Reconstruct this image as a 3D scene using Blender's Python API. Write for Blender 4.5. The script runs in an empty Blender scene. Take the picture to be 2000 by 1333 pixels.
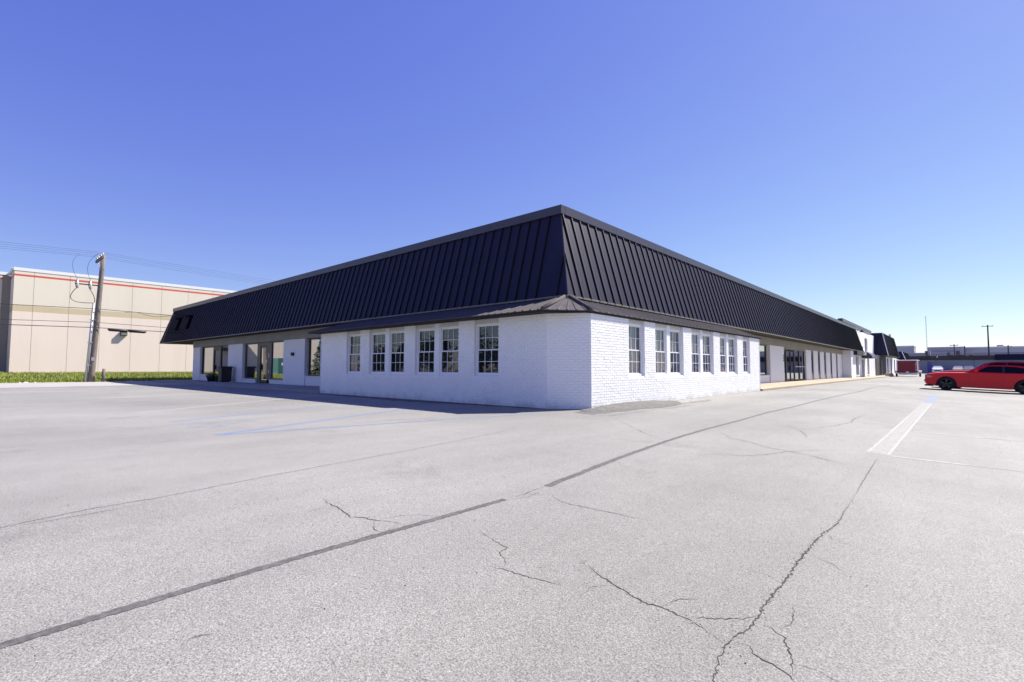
import bpy, math, random
from mathutils import Matrix, Vector
random.seed(11)
R = math.radians
scene = bpy.context.scene
COL = scene.collection

# ------------------------------------------------------------------ camera, sky, sun, exposure
cam_d = bpy.data.cameras.new('camera')
cam = bpy.data.objects.new('camera', cam_d)
COL.objects.link(cam)
cam_d.sensor_width = 36.0
cam_d.lens = 17.498
cam_d.clip_start = 0.05
cam_d.clip_end = 3000
CAM = Vector((0, 0, 1.0))
rx = Vector((0.746448, 0.665442, 0.001579)).normalized()      # camera right
back = Vector((0.664486, -0.745245, -0.055390)).normalized()  # away from the view
up = back.cross(rx).normalized(); rx = up.cross(back).normalized()
cam.matrix_world = Matrix(((rx.x, up.x, back.x, CAM.x), (rx.y, up.y, back.y, CAM.y), (rx.z, up.z, back.z, CAM.z), (0, 0, 0, 1)))
scene.camera = cam

SUN = Vector((0.33, 0.80, 1.0)).normalized()               # towards the sun
world = bpy.data.worlds.new('World'); scene.world = world
world.use_nodes = True
nt = world.node_tree; nt.nodes.clear()
sky = nt.nodes.new('ShaderNodeTexSky'); sky.sky_type = 'NISHITA'; sky.sun_disc = False
sky.sun_elevation = math.asin(SUN.z); sky.sun_rotation = math.atan2(SUN.x, SUN.y)
sky.altitude = 300; sky.air_density = 1.0; sky.dust_density = 0.25; sky.ozone_density = 5.0
# the camera's response to the blue of the sky, the same all over it: one curve per channel
sep = nt.nodes.new('ShaderNodeSeparateColor'); com = nt.nodes.new('ShaderNodeCombineColor')
nt.links.new(sky.outputs[0], sep.inputs[0])
for ch, (k, g) in enumerate(((0.755, 0.96), (0.622, 1.01), (2.14, 0.42))):
    pw = nt.nodes.new('ShaderNodeMath'); pw.operation = 'POWER'; pw.inputs[1].default_value = g
    ml = nt.nodes.new('ShaderNodeMath'); ml.operation = 'MULTIPLY'; ml.inputs[1].default_value = k
    nt.links.new(sep.outputs[ch], pw.inputs[0]); nt.links.new(pw.outputs[0], ml.inputs[0]); nt.links.new(ml.outputs[0], com.inputs[ch])
bg = nt.nodes.new('ShaderNodeBackground'); bg.inputs['Strength'].default_value = 0.1
wo = nt.nodes.new('ShaderNodeOutputWorld')
nt.links.new(com.outputs[0], bg.inputs['Color']); nt.links.new(bg.outputs[0], wo.inputs['Surface'])

sun_d = bpy.data.lights.new('sun', 'SUN'); sun_d.energy = 5.0; sun_d.angle = R(0.5); sun_d.color = (1.0, 0.945, 0.83)
sun = bpy.data.objects.new('sun', sun_d); COL.objects.link(sun)
sun.rotation_euler = SUN.to_track_quat('Z', 'Y').to_euler(); sun.location = (20, 60, 70)

vs = scene.view_settings
scene.display_settings.display_device = 'sRGB'
vs.view_transform = 'Standard'; vs.look = 'None'; vs.gamma = 1.0; vs.exposure = 1.0; vs.use_curve_mapping = False

# ------------------------------------------------------------------ helpers
def smooth01(a, b, x):
    t = min(1.0, max(0.0, (x - a) / (b - a))); return t * t * (3 - 2 * t)
def gz(x, y):
    f = 1 - smooth01(60, 110, y)
    if -5 < x < 4:          # linear between the columns of the ground sheet
        i = math.floor((x+5)/0.45); a = -5+0.45*i
        return -0.3 * f * (smooth01(-5, 4, a) + (smooth01(-5, 4, a+0.45)-smooth01(-5, 4, a))*(x-a)/0.45)
    return -0.3 * f * smooth01(-5, 4, x)

class MB:
    def __init__(s): s.v = []; s.f = []; s.m = []
    def add(s, vs_, fs, mi=0):
        n = len(s.v); s.v += [tuple(p) for p in vs_]
        for f in fs: s.f.append(tuple(i + n for i in f)); s.m.append(mi)
        return s
    def face(s, *p, mi=0): return s.add(p, [tuple(range(len(p)))], mi)
    def box(s, x0, x1, y0, y1, z0, z1, mi=0):
        if x0 > x1: x0, x1 = x1, x0
        if y0 > y1: y0, y1 = y1, y0
        if z0 > z1: z0, z1 = z1, z0
        return s.add([(x0,y0,z0),(x1,y0,z0),(x1,y1,z0),(x0,y1,z0),(x0,y0,z1),(x1,y0,z1),(x1,y1,z1),(x0,y1,z1)],
              [(0,3,2,1),(4,5,6,7),(0,1,5,4),(1,2,6,5),(2,3,7,6),(3,0,4,7)], mi)
    def hexa(s, p, mi=0):   # 8 points: bottom ring ccw, top ring ccw
        return s.add(p, [(0,3,2,1),(4,5,6,7),(0,1,5,4),(1,2,6,5),(2,3,7,6),(3,0,4,7)], mi)
    def tube(s, path, r, n=8, mi=0, cap=True):
        P = [Vector(p) for p in path]; rs = r if isinstance(r, (list, tuple)) else [r] * len(P)
        base = len(s.v)
        for i, p in enumerate(P):
            d = (P[min(i+1, len(P)-1)] - P[max(i-1, 0)]).normalized()
            a = d.orthogonal().normalized() if i == 0 else (a - d * a.dot(d)).normalized()
            b = d.cross(a)
            for k in range(n):
                t = 2 * math.pi * k / n
                s.v.append(tuple(p + (a * math.cos(t) + b * math.sin(t)) * rs[i]))
        for i in range(len(P) - 1):
            for k in range(n):
                s.f.append((base+i*n+k, base+i*n+(k+1)%n, base+(i+1)*n+(k+1)%n, base+(i+1)*n+k)); s.m.append(mi)
        if cap:
            s.f.append(tuple(base+k for k in range(n))[::-1]); s.m.append(mi)
            s.f.append(tuple(base+(len(P)-1)*n+k for k in range(n))); s.m.append(mi)
        return s
    def lathe(s, prof, n=20, c=(0,0,0), axis='z', mi=0):
        base = len(s.v)
        for (r, h) in prof:
            for k in range(n):
                t = 2*math.pi*k/n; a, b = r*math.cos(t), r*math.sin(t)
                s.v.append((c[0]+a, c[1]+b, c[2]+h) if axis == 'z' else (c[0]+a, c[1]+h, c[2]+b))
        for i in range(len(prof)-1):
            for k in range(n):
                s.f.append((base+i*n+k, base+i*n+(k+1)%n, base+(i+1)*n+(k+1)%n, base+(i+1)*n+k)); s.m.append(mi)
        return s
    def build(s, name, mats, parent=None, smooth=False, kind=None):
        me = bpy.data.meshes.new(name)
        me.from_pydata(s.v, [], s.f)
        if not isinstance(mats, (list, tuple)): mats = [mats]
        for m in mats: me.materials.append(m)
        if len(mats) > 1: me.polygons.foreach_set('material_index', s.m)
        if smooth: me.polygons.foreach_set('use_smooth', [True]*len(me.polygons))
        me.update()
        return link(name, me, parent, kind)

def link(name, me, parent=None, kind=None):
    o = bpy.data.objects.new(name, me); COL.objects.link(o)
    if parent is not None:
        o.parent = parent
        o.matrix_parent_inverse = WM(parent).inverted()
    if kind: o['kind'] = kind
    return o
def WM(o):       # world matrix without a depsgraph update
    m = o.matrix_basis.copy()
    if o.parent: m = WM(o.parent) @ o.matrix_parent_inverse @ m
    return m
def local(o):    # child given in its parent's own coordinates
    o.matrix_parent_inverse = Matrix.Identity(4); return o
def thing(name, label, cat, loc=(0,0,0), rz=0, group=None):
    o = bpy.data.objects.new(name, None); COL.objects.link(o); o.empty_display_size = 0.2
    o.location = loc; o.rotation_euler = (0, 0, rz); tag(o, label, cat, group); return o
def tag(o, label, cat, group=None):
    o['label'] = label; o['category'] = cat
    if group: o['group'] = group
    return o

# ------------------------------------------------------------------ materials
MATS = {}
def mat(name, col, rough=0.7, metal=0.0, spec=0.5, noise=None, bump=None, coat=0.0):
    """noise=(scale, amount) tone variation, bump=(scale, strength, distance)"""
    m = bpy.data.materials.new(name); m.use_nodes = True
    n = m.node_tree.nodes; l = m.node_tree.links; b = n['Principled BSDF']
    b.inputs['Base Color'].default_value = (*col, 1); b.inputs['Roughness'].default_value = rough
    b.inputs['Metallic'].default_value = metal; b.inputs['Specular IOR Level'].default_value = spec
    b.inputs['Coat Weight'].default_value = coat; b.inputs['Coat Roughness'].default_value = 0.04
    if noise or bump: tc = n.new('ShaderNodeTexCoord')
    if noise:
        sc, am = noise[:2]
        t = n.new('ShaderNodeTexNoise'); t.inputs['Scale'].default_value = sc; t.inputs['Detail'].default_value = 6; t.inputs['Roughness'].default_value = 0.65
        l.new(tc.outputs['Object'], t.inputs['Vector'])
        if len(noise) > 2:
            mp = n.new('ShaderNodeMapping'); mp.inputs['Scale'].default_value = noise[2]
            l.new(tc.outputs['Object'], mp.inputs['Vector']); l.new(mp.outputs[0], t.inputs['Vector'])
        r = n.new('ShaderNodeMapRange'); r.inputs[1].default_value = 0.3; r.inputs[2].default_value = 0.7
        r.inputs[3].default_value = 1 - am; r.inputs[4].default_value = 1 + am
        l.new(t.outputs['Fac'], r.inputs[0])
        mx = n.new('ShaderNodeVectorMath'); mx.operation = 'SCALE'; mx.inputs[0].default_value = col
        l.new(r.outputs[0], mx.inputs['Scale']); l.new(mx.outputs[0], b.inputs['Base Color'])
    if bump:
        t2 = n.new('ShaderNodeTexNoise'); t2.inputs['Scale'].default_value = bump[0]; t2.inputs['Detail'].default_value = 5
        l.new(tc.outputs['Object'], t2.inputs['Vector'])
        bp = n.new('ShaderNodeBump'); bp.inputs['Strength'].default_value = bump[1]; bp.inputs['Distance'].default_value = bump[2]
        l.new(t2.outputs['Fac'], bp.inputs['Height']); l.new(bp.outputs[0], b.inputs['Normal'])
    MATS[name] = m
    return m

def mat_asphalt():
    m = bpy.data.materials.new('bleached_asphalt'); m.use_nodes = True
    n = m.node_tree.nodes; l = m.node_tree.links; b = n['Principled BSDF']
    b.inputs['Roughness'].default_value = 0.80; b.inputs['Specular IOR Level'].default_value = 0.36
    tc = n.new('ShaderNodeTexCoord')
    def noise(scale, detail, rough, vec=None):
        t = n.new('ShaderNodeTexNoise'); t.inputs['Scale'].default_value = scale; t.inputs['Detail'].default_value = detail
        t.inputs['Roughness'].default_value = rough; l.new(vec or tc.outputs['Object'], t.inputs['Vector']); return t.outputs['Fac']
    def rng(x, a, b_, c, d):
        r = n.new('ShaderNodeMapRange'); r.inputs[1].default_value = a; r.inputs[2].default_value = b_
        r.inputs[3].default_value = c; r.inputs[4].default_value = d; l.new(x, r.inputs[0]); return r.outputs[0]
    def mul(x, y):
        k = n.new('ShaderNodeMath'); k.operation = 'MULTIPLY'; l.new(x, k.inputs[0]); l.new(y, k.inputs[1]); return k.outputs[0]
    agg = noise(120, 3, 0.8)
    vo = n.new('ShaderNodeTexVoronoi'); vo.inputs['Scale'].default_value = 190; l.new(tc.outputs['Object'], vo.inputs['Vector'])
    sep = n.new('ShaderNodeSeparateColor'); l.new(vo.outputs['Color'], sep.inputs[0])
    a = rng(agg, 0.34, 0.66, 0.56, 1.40)
    c = rng(sep.outputs[0], 0.0, 1.0, 0.80, 1.20)
    big = rng(noise(0.16, 4, 0.55), 0.3, 0.7, 0.80, 1.14)
    mp = n.new('ShaderNodeMapping'); mp.inputs['Scale'].default_value = (1.0, 0.18, 1.0); l.new(tc.outputs['Object'], mp.inputs['Vector'])
    streak = rng(noise(0.9, 4, 0.6, mp.outputs[0]), 0.35, 0.7, 1.06, 0.90)
    dust = rng(noise(3.5, 5, 0.6), 0.35, 0.65, 0.97, 1.03)
    stain = rng(noise(1.3, 3, 0.5), 0.66, 0.80, 1.0, 0.86)
    pits = rng(noise(150, 2, 0.6), 0.30, 0.45, 0.35, 1.04)
    oil = rng(noise(0.55, 5, 0.7), 0.58, 0.76, 1.0, 0.72)
    tot = mul(mul(mul(a, c), mul(big, streak)), mul(mul(dust, stain), mul(pits, oil)))
    sv = n.new('ShaderNodeVectorMath'); sv.operation = 'SCALE'; sv.inputs[0].default_value = (0.246, 0.239, 0.226)
    l.new(tot, sv.inputs['Scale']); l.new(sv.outputs[0], b.inputs['Base Color'])
    bp = n.new('ShaderNodeBump'); bp.inputs['Strength'].default_value = 0.55; bp.inputs['Distance'].default_value = 0.006
    l.new(agg, bp.inputs['Height']); l.new(bp.outputs[0], b.inputs['Normal'])
    return m

def mat_glass(name, col, mirror=0.25, rough=0.015, vary=0.0):
    """opaque dark-room glass: deep body colour under a mirror-like surface"""
    m = bpy.data.materials.new(name); m.use_nodes = True
    n = m.node_tree.nodes; l = m.node_tree.links; b = n['Principled BSDF']
    b.inputs['Base Color'].default_value = (*col, 1); b.inputs['Roughness'].default_value = rough
    b.inputs['IOR'].default_value = 1.52; b.inputs['Specular IOR Level'].default_value = 0.5
    if vary:
        oi = n.new('ShaderNodeObjectInfo'); r = n.new('ShaderNodeMapRange')
        r.inputs[3].default_value = 1 - vary; r.inputs[4].default_value = 1 + vary; l.new(oi.outputs['Random'], r.inputs[0])
        sv = n.new('ShaderNodeVectorMath'); sv.operation = 'SCALE'; sv.inputs[0].default_value = col
        l.new(r.outputs[0], sv.inputs['Scale']); l.new(sv.outputs[0], b.inputs['Base Color'])
    g = n.new('ShaderNodeBsdfGlossy'); g.inputs['Color'].default_value = (0.9, 0.92, 0.95, 1); g.inputs['Roughness'].default_value = rough
    mx = n.new('ShaderNodeMixShader'); mx.inputs[0].default_value = mirror
    l.new(b.outputs[0], mx.inputs[1]); l.new(g.outputs[0], mx.inputs[2]); l.new(mx.outputs[0], n['Material Output'].inputs['Surface'])
    return m

M_ASPH = mat_asphalt()
M_CONC = mat('concrete_tan', (0.36, 0.30, 0.215), 0.85, noise=(2.2, 0.16), bump=(40, 0.3, 0.004))
M_CONCG = mat('concrete_grey', (0.30, 0.285, 0.265), 0.9, noise=(1.5, 0.14), bump=(40, 0.3, 0.004))
M_ALLEY = mat('alley_concrete', (0.34, 0.32, 0.31), 0.9, noise=(0.6, 0.10))
M_TAR = mat('tar_seal', (0.092, 0.087, 0.087), 0.85, noise=(34, 0.5), bump=(90, 0.5, 0.005))
M_CRACK = mat('crack_void', (0.045, 0.042, 0.038), 1.0, noise=(20, 0.4))
M_PATCH = mat('asphalt_patch', (0.118, 0.114, 0.110), 0.95, noise=(10, 0.5), bump=(70, 0.6, 0.006))
M_PATCH2 = mat('thin_asphalt_patch', (0.175, 0.170, 0.163), 0.95, noise=(14, 0.35))
M_PWHITE = mat('worn_white_paint', (0.318, 0.312, 0.300), 0.85, noise=(14, 0.30))
M_PGHOST = mat('ghost_white_paint', (0.262, 0.255, 0.243), 0.85, noise=(25, 0.25))
M_PBLUE = mat('worn_blue_paint', (0.140, 0.195, 0.335), 0.88, noise=(22, 0.30))
M_PBLUE2 = mat('ghost_blue_paint', (0.185, 0.225, 0.310), 0.9, noise=(18, 0.25))
M_BRICK = mat('painted_brick_white', (0.84, 0.835, 0.825), 0.6, noise=(3.0, 0.04), bump=(55, 0.4, 0.006))
def add_grime(m):
    n = m.node_tree.nodes; l = m.node_tree.links; b = n['Principled BSDF']
    src = b.inputs['Base Color'].links[0].from_socket if b.inputs['Base Color'].links else None
    ge = n.new('ShaderNodeNewGeometry'); sx = n.new('ShaderNodeSeparateXYZ'); l.new(ge.outputs['Position'], sx.inputs[0])
    t = n.new('ShaderNodeTexNoise'); t.inputs['Scale'].default_value = 1.7; t.inputs['Detail'].default_value = 6; t.inputs['Roughness'].default_value = 0.7; l.new(ge.outputs['Position'], t.inputs['Vector'])
    # splash height wanders with the noise
    h = n.new('ShaderNodeMath'); h.operation = 'MULTIPLY_ADD'; h.inputs[1].default_value = 0.75; h.inputs[2].default_value = -0.25; l.new(t.outputs['Fac'], h.inputs[0])
    d = n.new('ShaderNodeMath'); d.operation = 'SUBTRACT'; l.new(h.outputs[0], d.inputs[0]); l.new(sx.outputs[2], d.inputs[1])
    r = n.new('ShaderNodeMapRange'); r.inputs[1].default_value = -0.05; r.inputs[2].default_value = 0.16; r.inputs[3].default_value = 0.0; r.inputs[4].default_value = 0.42; l.new(d.outputs[0], r.inputs[0])
    c = n.new('ShaderNodeTexNoise'); c.inputs['Scale'].default_value = 26; c.inputs['Detail'].default_value = 3; l.new(ge.outputs['Position'], c.inputs['Vector'])
    r2 = n.new('ShaderNodeMapRange'); r2.inputs[1].default_value = 0.69; r2.inputs[2].default_value = 0.75; r2.inputs[3].default_value = 0.0; r2.inputs[4].default_value = 0.5; l.new(c.outputs['Fac'], r2.inputs[0])
    a = n.new('ShaderNodeMath'); a.operation = 'MAXIMUM'; l.new(r.outputs[0], a.inputs[0]); l.new(r2.outputs[0], a.inputs[1])
    mx = n.new('ShaderNodeMix'); mx.data_type = 'RGBA'; mx.inputs['B'].default_value = (0.30, 0.285, 0.27, 1)
    if src: l.new(src, mx.inputs['A'])
    else: mx.inputs['A'].default_value = b.inputs['Base Color'].default_value
    l.new(a.outputs[0], mx.inputs['Factor']); l.new(mx.outputs['Result'], b.inputs['Base Color'])
add_grime(M_BRICK)
M_MORTAR = mat('painted_mortar', (0.80, 0.795, 0.785), 0.75, bump=(60, 0.5, 0.006))
def mat_far_brick():
    m = mat('painted_brick_pier', (0.84, 0.83, 0.82), 0.65)
    n = m.node_tree.nodes; l = m.node_tree.links; b = n['Principled BSDF']
    tc = n.new('ShaderNodeTexCoord'); sx = n.new('ShaderNodeSeparateXYZ'); l.new(tc.outputs['Object'], sx.inputs[0])
    ad = n.new('ShaderNodeMath'); l.new(sx.outputs[0], ad.inputs[0]); l.new(sx.outputs[1], ad.inputs[1])
    cb = n.new('ShaderNodeCombineXYZ'); l.new(ad.outputs[0], cb.inputs[0]); l.new(sx.outputs[2], cb.inputs[1])
    br = n.new('ShaderNodeTexBrick'); br.inputs['Scale'].default_value = 1.0; br.inputs['Brick Width'].default_value = 0.203
    br.inputs['Row Height'].default_value = 0.0677; br.inputs['Mortar Size'].default_value = 0.006; br.inputs['Mortar Smooth'].default_value = 0.5
    br.inputs['Color1'].default_value = (1,1,1,1); br.inputs['Color2'].default_value = (0.9,0.9,0.9,1); br.inputs['Mortar'].default_value = (0,0,0,1)
    l.new(cb.outputs[0], br.inputs['Vector'])
    bp = n.new('ShaderNodeBump'); bp.inputs['Strength'].default_value = 0.7; bp.inputs['Distance'].default_value = 0.012
    l.new(br.outputs['Color'], bp.inputs['Height']); l.new(bp.outputs[0], b.inputs['Normal'])
    return m
M_PIER = mat_far_brick()
M_STUCCO = mat('stucco_grey', (0.29, 0.285, 0.255), 0.95, noise=(1.5, 0.10), bump=(60, 0.6, 0.01))
M_METAL = mat('black_roof_metal', (0.0190, 0.0175, 0.040), 0.45, 0.0, 0.17, noise=(1.2, 0.10))
M_SEAM = mat('shaded_seam_metal', (0.008, 0.007, 0.011), 0.55, 0.0, 0.25)  # the panel metal darkened: the seams' shade is put into the colour
M_FASCIA = mat('skylit_fascia_metal', (0.048, 0.042, 0.062), 0.38, 0.0, 0.45, noise=(0.8, 0.10))  # the same roof metal lightened, its sky reflection painted into the colour
M_RIB = mat('bay_roof_metal', (0.080, 0.071, 0.078), 0.72, 0.0, 0.12, noise=(2.5, 0.18))
M_MATT = mat('matt_black', (0.004, 0.004, 0.006), 1.0, 0, 0.0)
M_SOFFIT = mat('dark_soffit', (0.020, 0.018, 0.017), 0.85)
M_TRIM = mat('eave_trim', (0.16, 0.145, 0.13), 0.6, noise=(4, 0.25))
M_WHITE = mat('white_vinyl', (0.80, 0.80, 0.81), 0.45)
M_BOARD = mat('cream_board', (0.60, 0.585, 0.54), 0.7, noise=(4, 0.08))
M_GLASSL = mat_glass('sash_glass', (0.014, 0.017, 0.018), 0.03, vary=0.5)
M_GLASSR = mat_glass('sky_tinted_sash_glass', (0.050, 0.056, 0.085), 0.05, 0.03, vary=0.35)  # paler copy for the sunny wall, reflected sky put into the body colour
M_GLASSS = mat_glass('storefront_glass', (0.012, 0.015, 0.018), 0.42, 0.0024)
M_SLOT = mat('dark_slot_glass', (0.012, 0.012, 0.014), 0.12, 0, 0.25)
M_FRAME = mat('dark_bronze_frame', (0.040, 0.034, 0.032), 0.45, 0.3, 0.5)
M_FRAMEG = mat('grey_bronze_frame', (0.105, 0.095, 0.09), 0.5, 0.2, 0.5)
M_BLACK = mat('black_plastic', (0.012, 0.012, 0.014), 0.5)
M_RUBBER = mat('tyre_rubber', (0.014, 0.014, 0.015), 0.85)
M_RED = mat('red_car_paint', (0.62, 0.003, 0.016), 0.32, 0.0, 0.25, coat=0.22)
M_RED2 = mat('dark_red_car_paint', (0.30, 0.006, 0.022), 0.30, 0.0, 0.4, coat=0.3)
M_WCAR = mat('white_car_paint', (0.72, 0.73, 0.75), 0.3, coat=1.0)
M_TCAR = mat('tan_car_paint', (0.34, 0.30, 0.25), 0.3, coat=1.0)
M_DCAR = mat('dark_car_paint', (0.03, 0.035, 0.05), 0.3, coat=1.0)
M_CGLASS = mat('car_glass', (0.005, 0.005, 0.007), 0.08, 0, 0.18)
M_CWIND = mat_glass('car_windscreen', (0.02, 0.025, 0.03), 0.5, 0.03)
M_CHROME = mat('bright_metal', (0.55, 0.55, 0.56), 0.25, 0.9)
M_RIM = mat('dark_rim', (0.06, 0.06, 0.065), 0.35, 0.7)
M_LAMP = mat('lamp_lens', (0.22, 0.22, 0.20), 0.12, coat=0.6)
M_AMBER = mat('amber_lens', (0.7, 0.28, 0.03), 0.2, coat=1.0)
M_TRED = mat('trailer_red', (0.15, 0.003, 0.012), 0.5, noise=(3, 0.14))
M_WOOD = mat('weathered_pole_wood', (0.165, 0.142, 0.125), 0.95, noise=(9, 0.35, (3, 3, 0.35)), bump=(30, 0.5, 0.02))
M_GALV = mat('galvanised_conduit', (0.42, 0.43, 0.47), 0.45, 0.5)
M_WIRE = mat('black_cable', (0.015, 0.015, 0.016), 0.6)
M_PORC = mat('porcelain', (0.55, 0.53, 0.52), 0.3)
M_WH1 = mat('warehouse_upper', (0.76, 0.69, 0.575), 0.9, noise=(0.5, 0.035, (1, 1, 0.15)))
M_WH2 = mat('warehouse_band', (0.60, 0.50, 0.335), 0.9, noise=(0.5, 0.035))
M_WH3 = mat('warehouse_lower', (0.82, 0.70, 0.605), 0.9, noise=(0.5, 0.04, (1, 1, 0.15)))
M_WHR = mat('warehouse_stripe', (0.62, 0.11, 0.08), 0.8)
M_WHJ = mat('panel_joint', (0.36, 0.31, 0.26), 0.95)
M_WHC = mat('white_coping', (0.80, 0.80, 0.80), 0.6)
M_SOIL = mat('lawn_soil', (0.085, 0.095, 0.028), 1.0, noise=(0.8, 0.35))
M_GRASS = mat('grass_blades', (0.215, 0.27, 0.026), 0.85, noise=(0.5, 0.45))
M_STRAW = mat('dry_grass', (0.30, 0.25, 0.13), 0.9)
M_LEAF = mat('spruce_needles', (0.030, 0.055, 0.030), 0.8, noise=(3, 0.4))
M_SHRUB = mat('dark_shrub', (0.035, 0.045, 0.020), 0.8, noise=(9, 0.4))
M_BARK = mat('bark', (0.12, 0.09, 0.065), 0.95)
M_TRANS = mat('transformer_green', (0.06, 0.16, 0.15), 0.5)
M_ROCK = mat('pale_rubble', (0.50, 0.47, 0.46), 0.9, noise=(12, 0.2))
M_ANX = mat('annex_white', (0.72, 0.72, 0.735), 0.8, noise=(1.2, 0.05), bump=(14, 0.3, 0.02))
M_PLANK = mat('dark_planks', (0.040, 0.034, 0.045), 0.8, noise=(3.0, 0.4, (1, 1, 0.1)))
M_FARG = mat('far_grey_wall', (0.28, 0.30, 0.345), 0.85, noise=(0.3, 0.06))
M_FARD = mat('far_dark_fascia', (0.055, 0.045, 0.05), 0.8, noise=(0.5, 0.2))
M_FARDOOR = mat('blue_door', (0.10, 0.12, 0.36), 0.6)
M_FARB = mat('far_pale_wall', (0.42, 0.42, 0.45), 0.9, noise=(0.1, 0.05))
M_FARB2 = mat('far_grey_block', (0.27, 0.265, 0.31), 0.9)
M_HVAC = mat('hvac_casing', (0.45, 0.42, 0.36), 0.7)
M_GRILL = mat('hvac_grille', (0.05, 0.045, 0.045), 0.8)
M_ROOF = mat('gravel_roof', (0.25, 0.24, 0.23), 1.0)

# ------------------------------------------------------------------ ground
def strip_grid(xs, ys, zf, name, m, kind='structure', parent=None):
    b = MB(); nx = len(xs)
    b.v = [(x, y, zf(x, y)) for y in ys for x in xs]
    for j in range(len(ys)-1):
        for i in range(nx-1):
            b.f.append((j*nx+i, j*nx+i+1, (j+1)*nx+i+1, (j+1)*nx+i)); b.m.append(0)
    return b.build(name, m, parent, True, kind)
xs = [-900, -300, -120, -70, -45, -30, -20, -12, -8, -6] + [-5 + 0.45*i for i in range(21)] + [6, 12, 30, 90, 300, 900]
ys = [-700, -250, -90, -40, -20] + [-12 + 3*i for i in range(24)] + [60 + 2.5*i for i in range(21)] + [120, 150, 220, 400, 900, 2000]
ground = strip_grid(xs, ys, gz, 'ground', M_ASPH)

def ribbon(name, pts, w, m, h=0.004, jit=0.0, step=0.0, parent=ground, taper=False, seed=0, wj=0.0):
    rnd = random.Random(seed or len(pts)*7+int(abs(pts[0][0])*100))
    P = [Vector((p[0], p[1])) for p in pts]
    Q = [P[0]]
    for a, b in zip(P, P[1:]):
        L = (b-a).length; n = max(1, int(L/step)) if step else 1
        for k in range(1, n+1):
            q = a.lerp(b, k/n)
            if jit and not (k == n and b is P[-1]): q = q + Vector((rnd.uniform(-jit, jit), rnd.uniform(-jit, jit)))
            Q.append(q)
    b = MB(); N = len(Q)
    for i, q in enumerate(Q):
        d = (Q[min(i+1, N-1)] - Q[max(i-1, 0)]).normalized(); nrm = Vector((-d.y, d.x))
        f = 1.0
        if taper: f = max(0.15, min(1.0, 3.0*min(i, N-1-i)/max(1, N-1)))
        ww = w * f * 0.5
        for sgn in (-1, 1):
            e = q + nrm * sgn * ww * (1 + rnd.uniform(-wj, wj))
            b.v.append((e.x, e.y, gz(e.x, e.y) + h))
    for i in range(N-1):
        b.f.append((2*i+1, 2*i, 2*i+2, 2*i+3)); b.m.append(0)
    return b.build(name, m, parent)

# tar-filled joint that runs across the lot, and the older thin joint
tar1 = [(-2.715,-0.2),(-2.735,0.4),(-2.752,0.9),(-2.757,1.3),(-2.752,1.8),(-2.742,2.4),(-2.74,2.99)]
tar2 = [(-2.76,3.57),(-2.8,3.86),(-2.84,4.18),(-2.92,4.78),(-3.01,5.54),(-3.12,6.69),(-3.19,7.62),(-3.24,8.68),(-3.27,10.36),(-3.37,12.89),(-3.35,15.03),(-3.42,19.1),(-3.41,24.06),(-3.35,27.34),(-3.5,33.48),(-3.27,41.37)]
ribbon('tar_seal', [(-2.70,-2.5),(-2.70,-1.0)] + tar1, 0.052, M_TAR, 0.0022, 0.0016, 0.018, wj=0.20)
ribbon('tar_seal', tar2, 0.068, M_TAR, 0.0022, 0.004, 0.06, wj=0.20)
tw = [(-4.5,-1.5),(-4.52,0.17),(-4.52,0.24),(-4.58,0.46),(-4.64,0.73),(-4.64,1.07),(-4.7,1.44),(-4.79,1.88),(-4.87,2.39),(-4.94,3.01),(-5.03,3.76),(-5.21,4.77),(-5.35,5.54),(-5.59,6.4)]
ribbon('pavement_crack', tw, 0.011, M_PATCH, 0.0015, 0.007, 0.05, wj=0.7, taper=False)
ribbon('pavement_crack', [(-4.49,0.28),(-4.48,0.45),(-4.49,0.74),(-4.51,0.98)], 0.008, M_PATCH, 0.0015, 0.008, 0.05, wj=0.7, taper=True)
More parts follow.
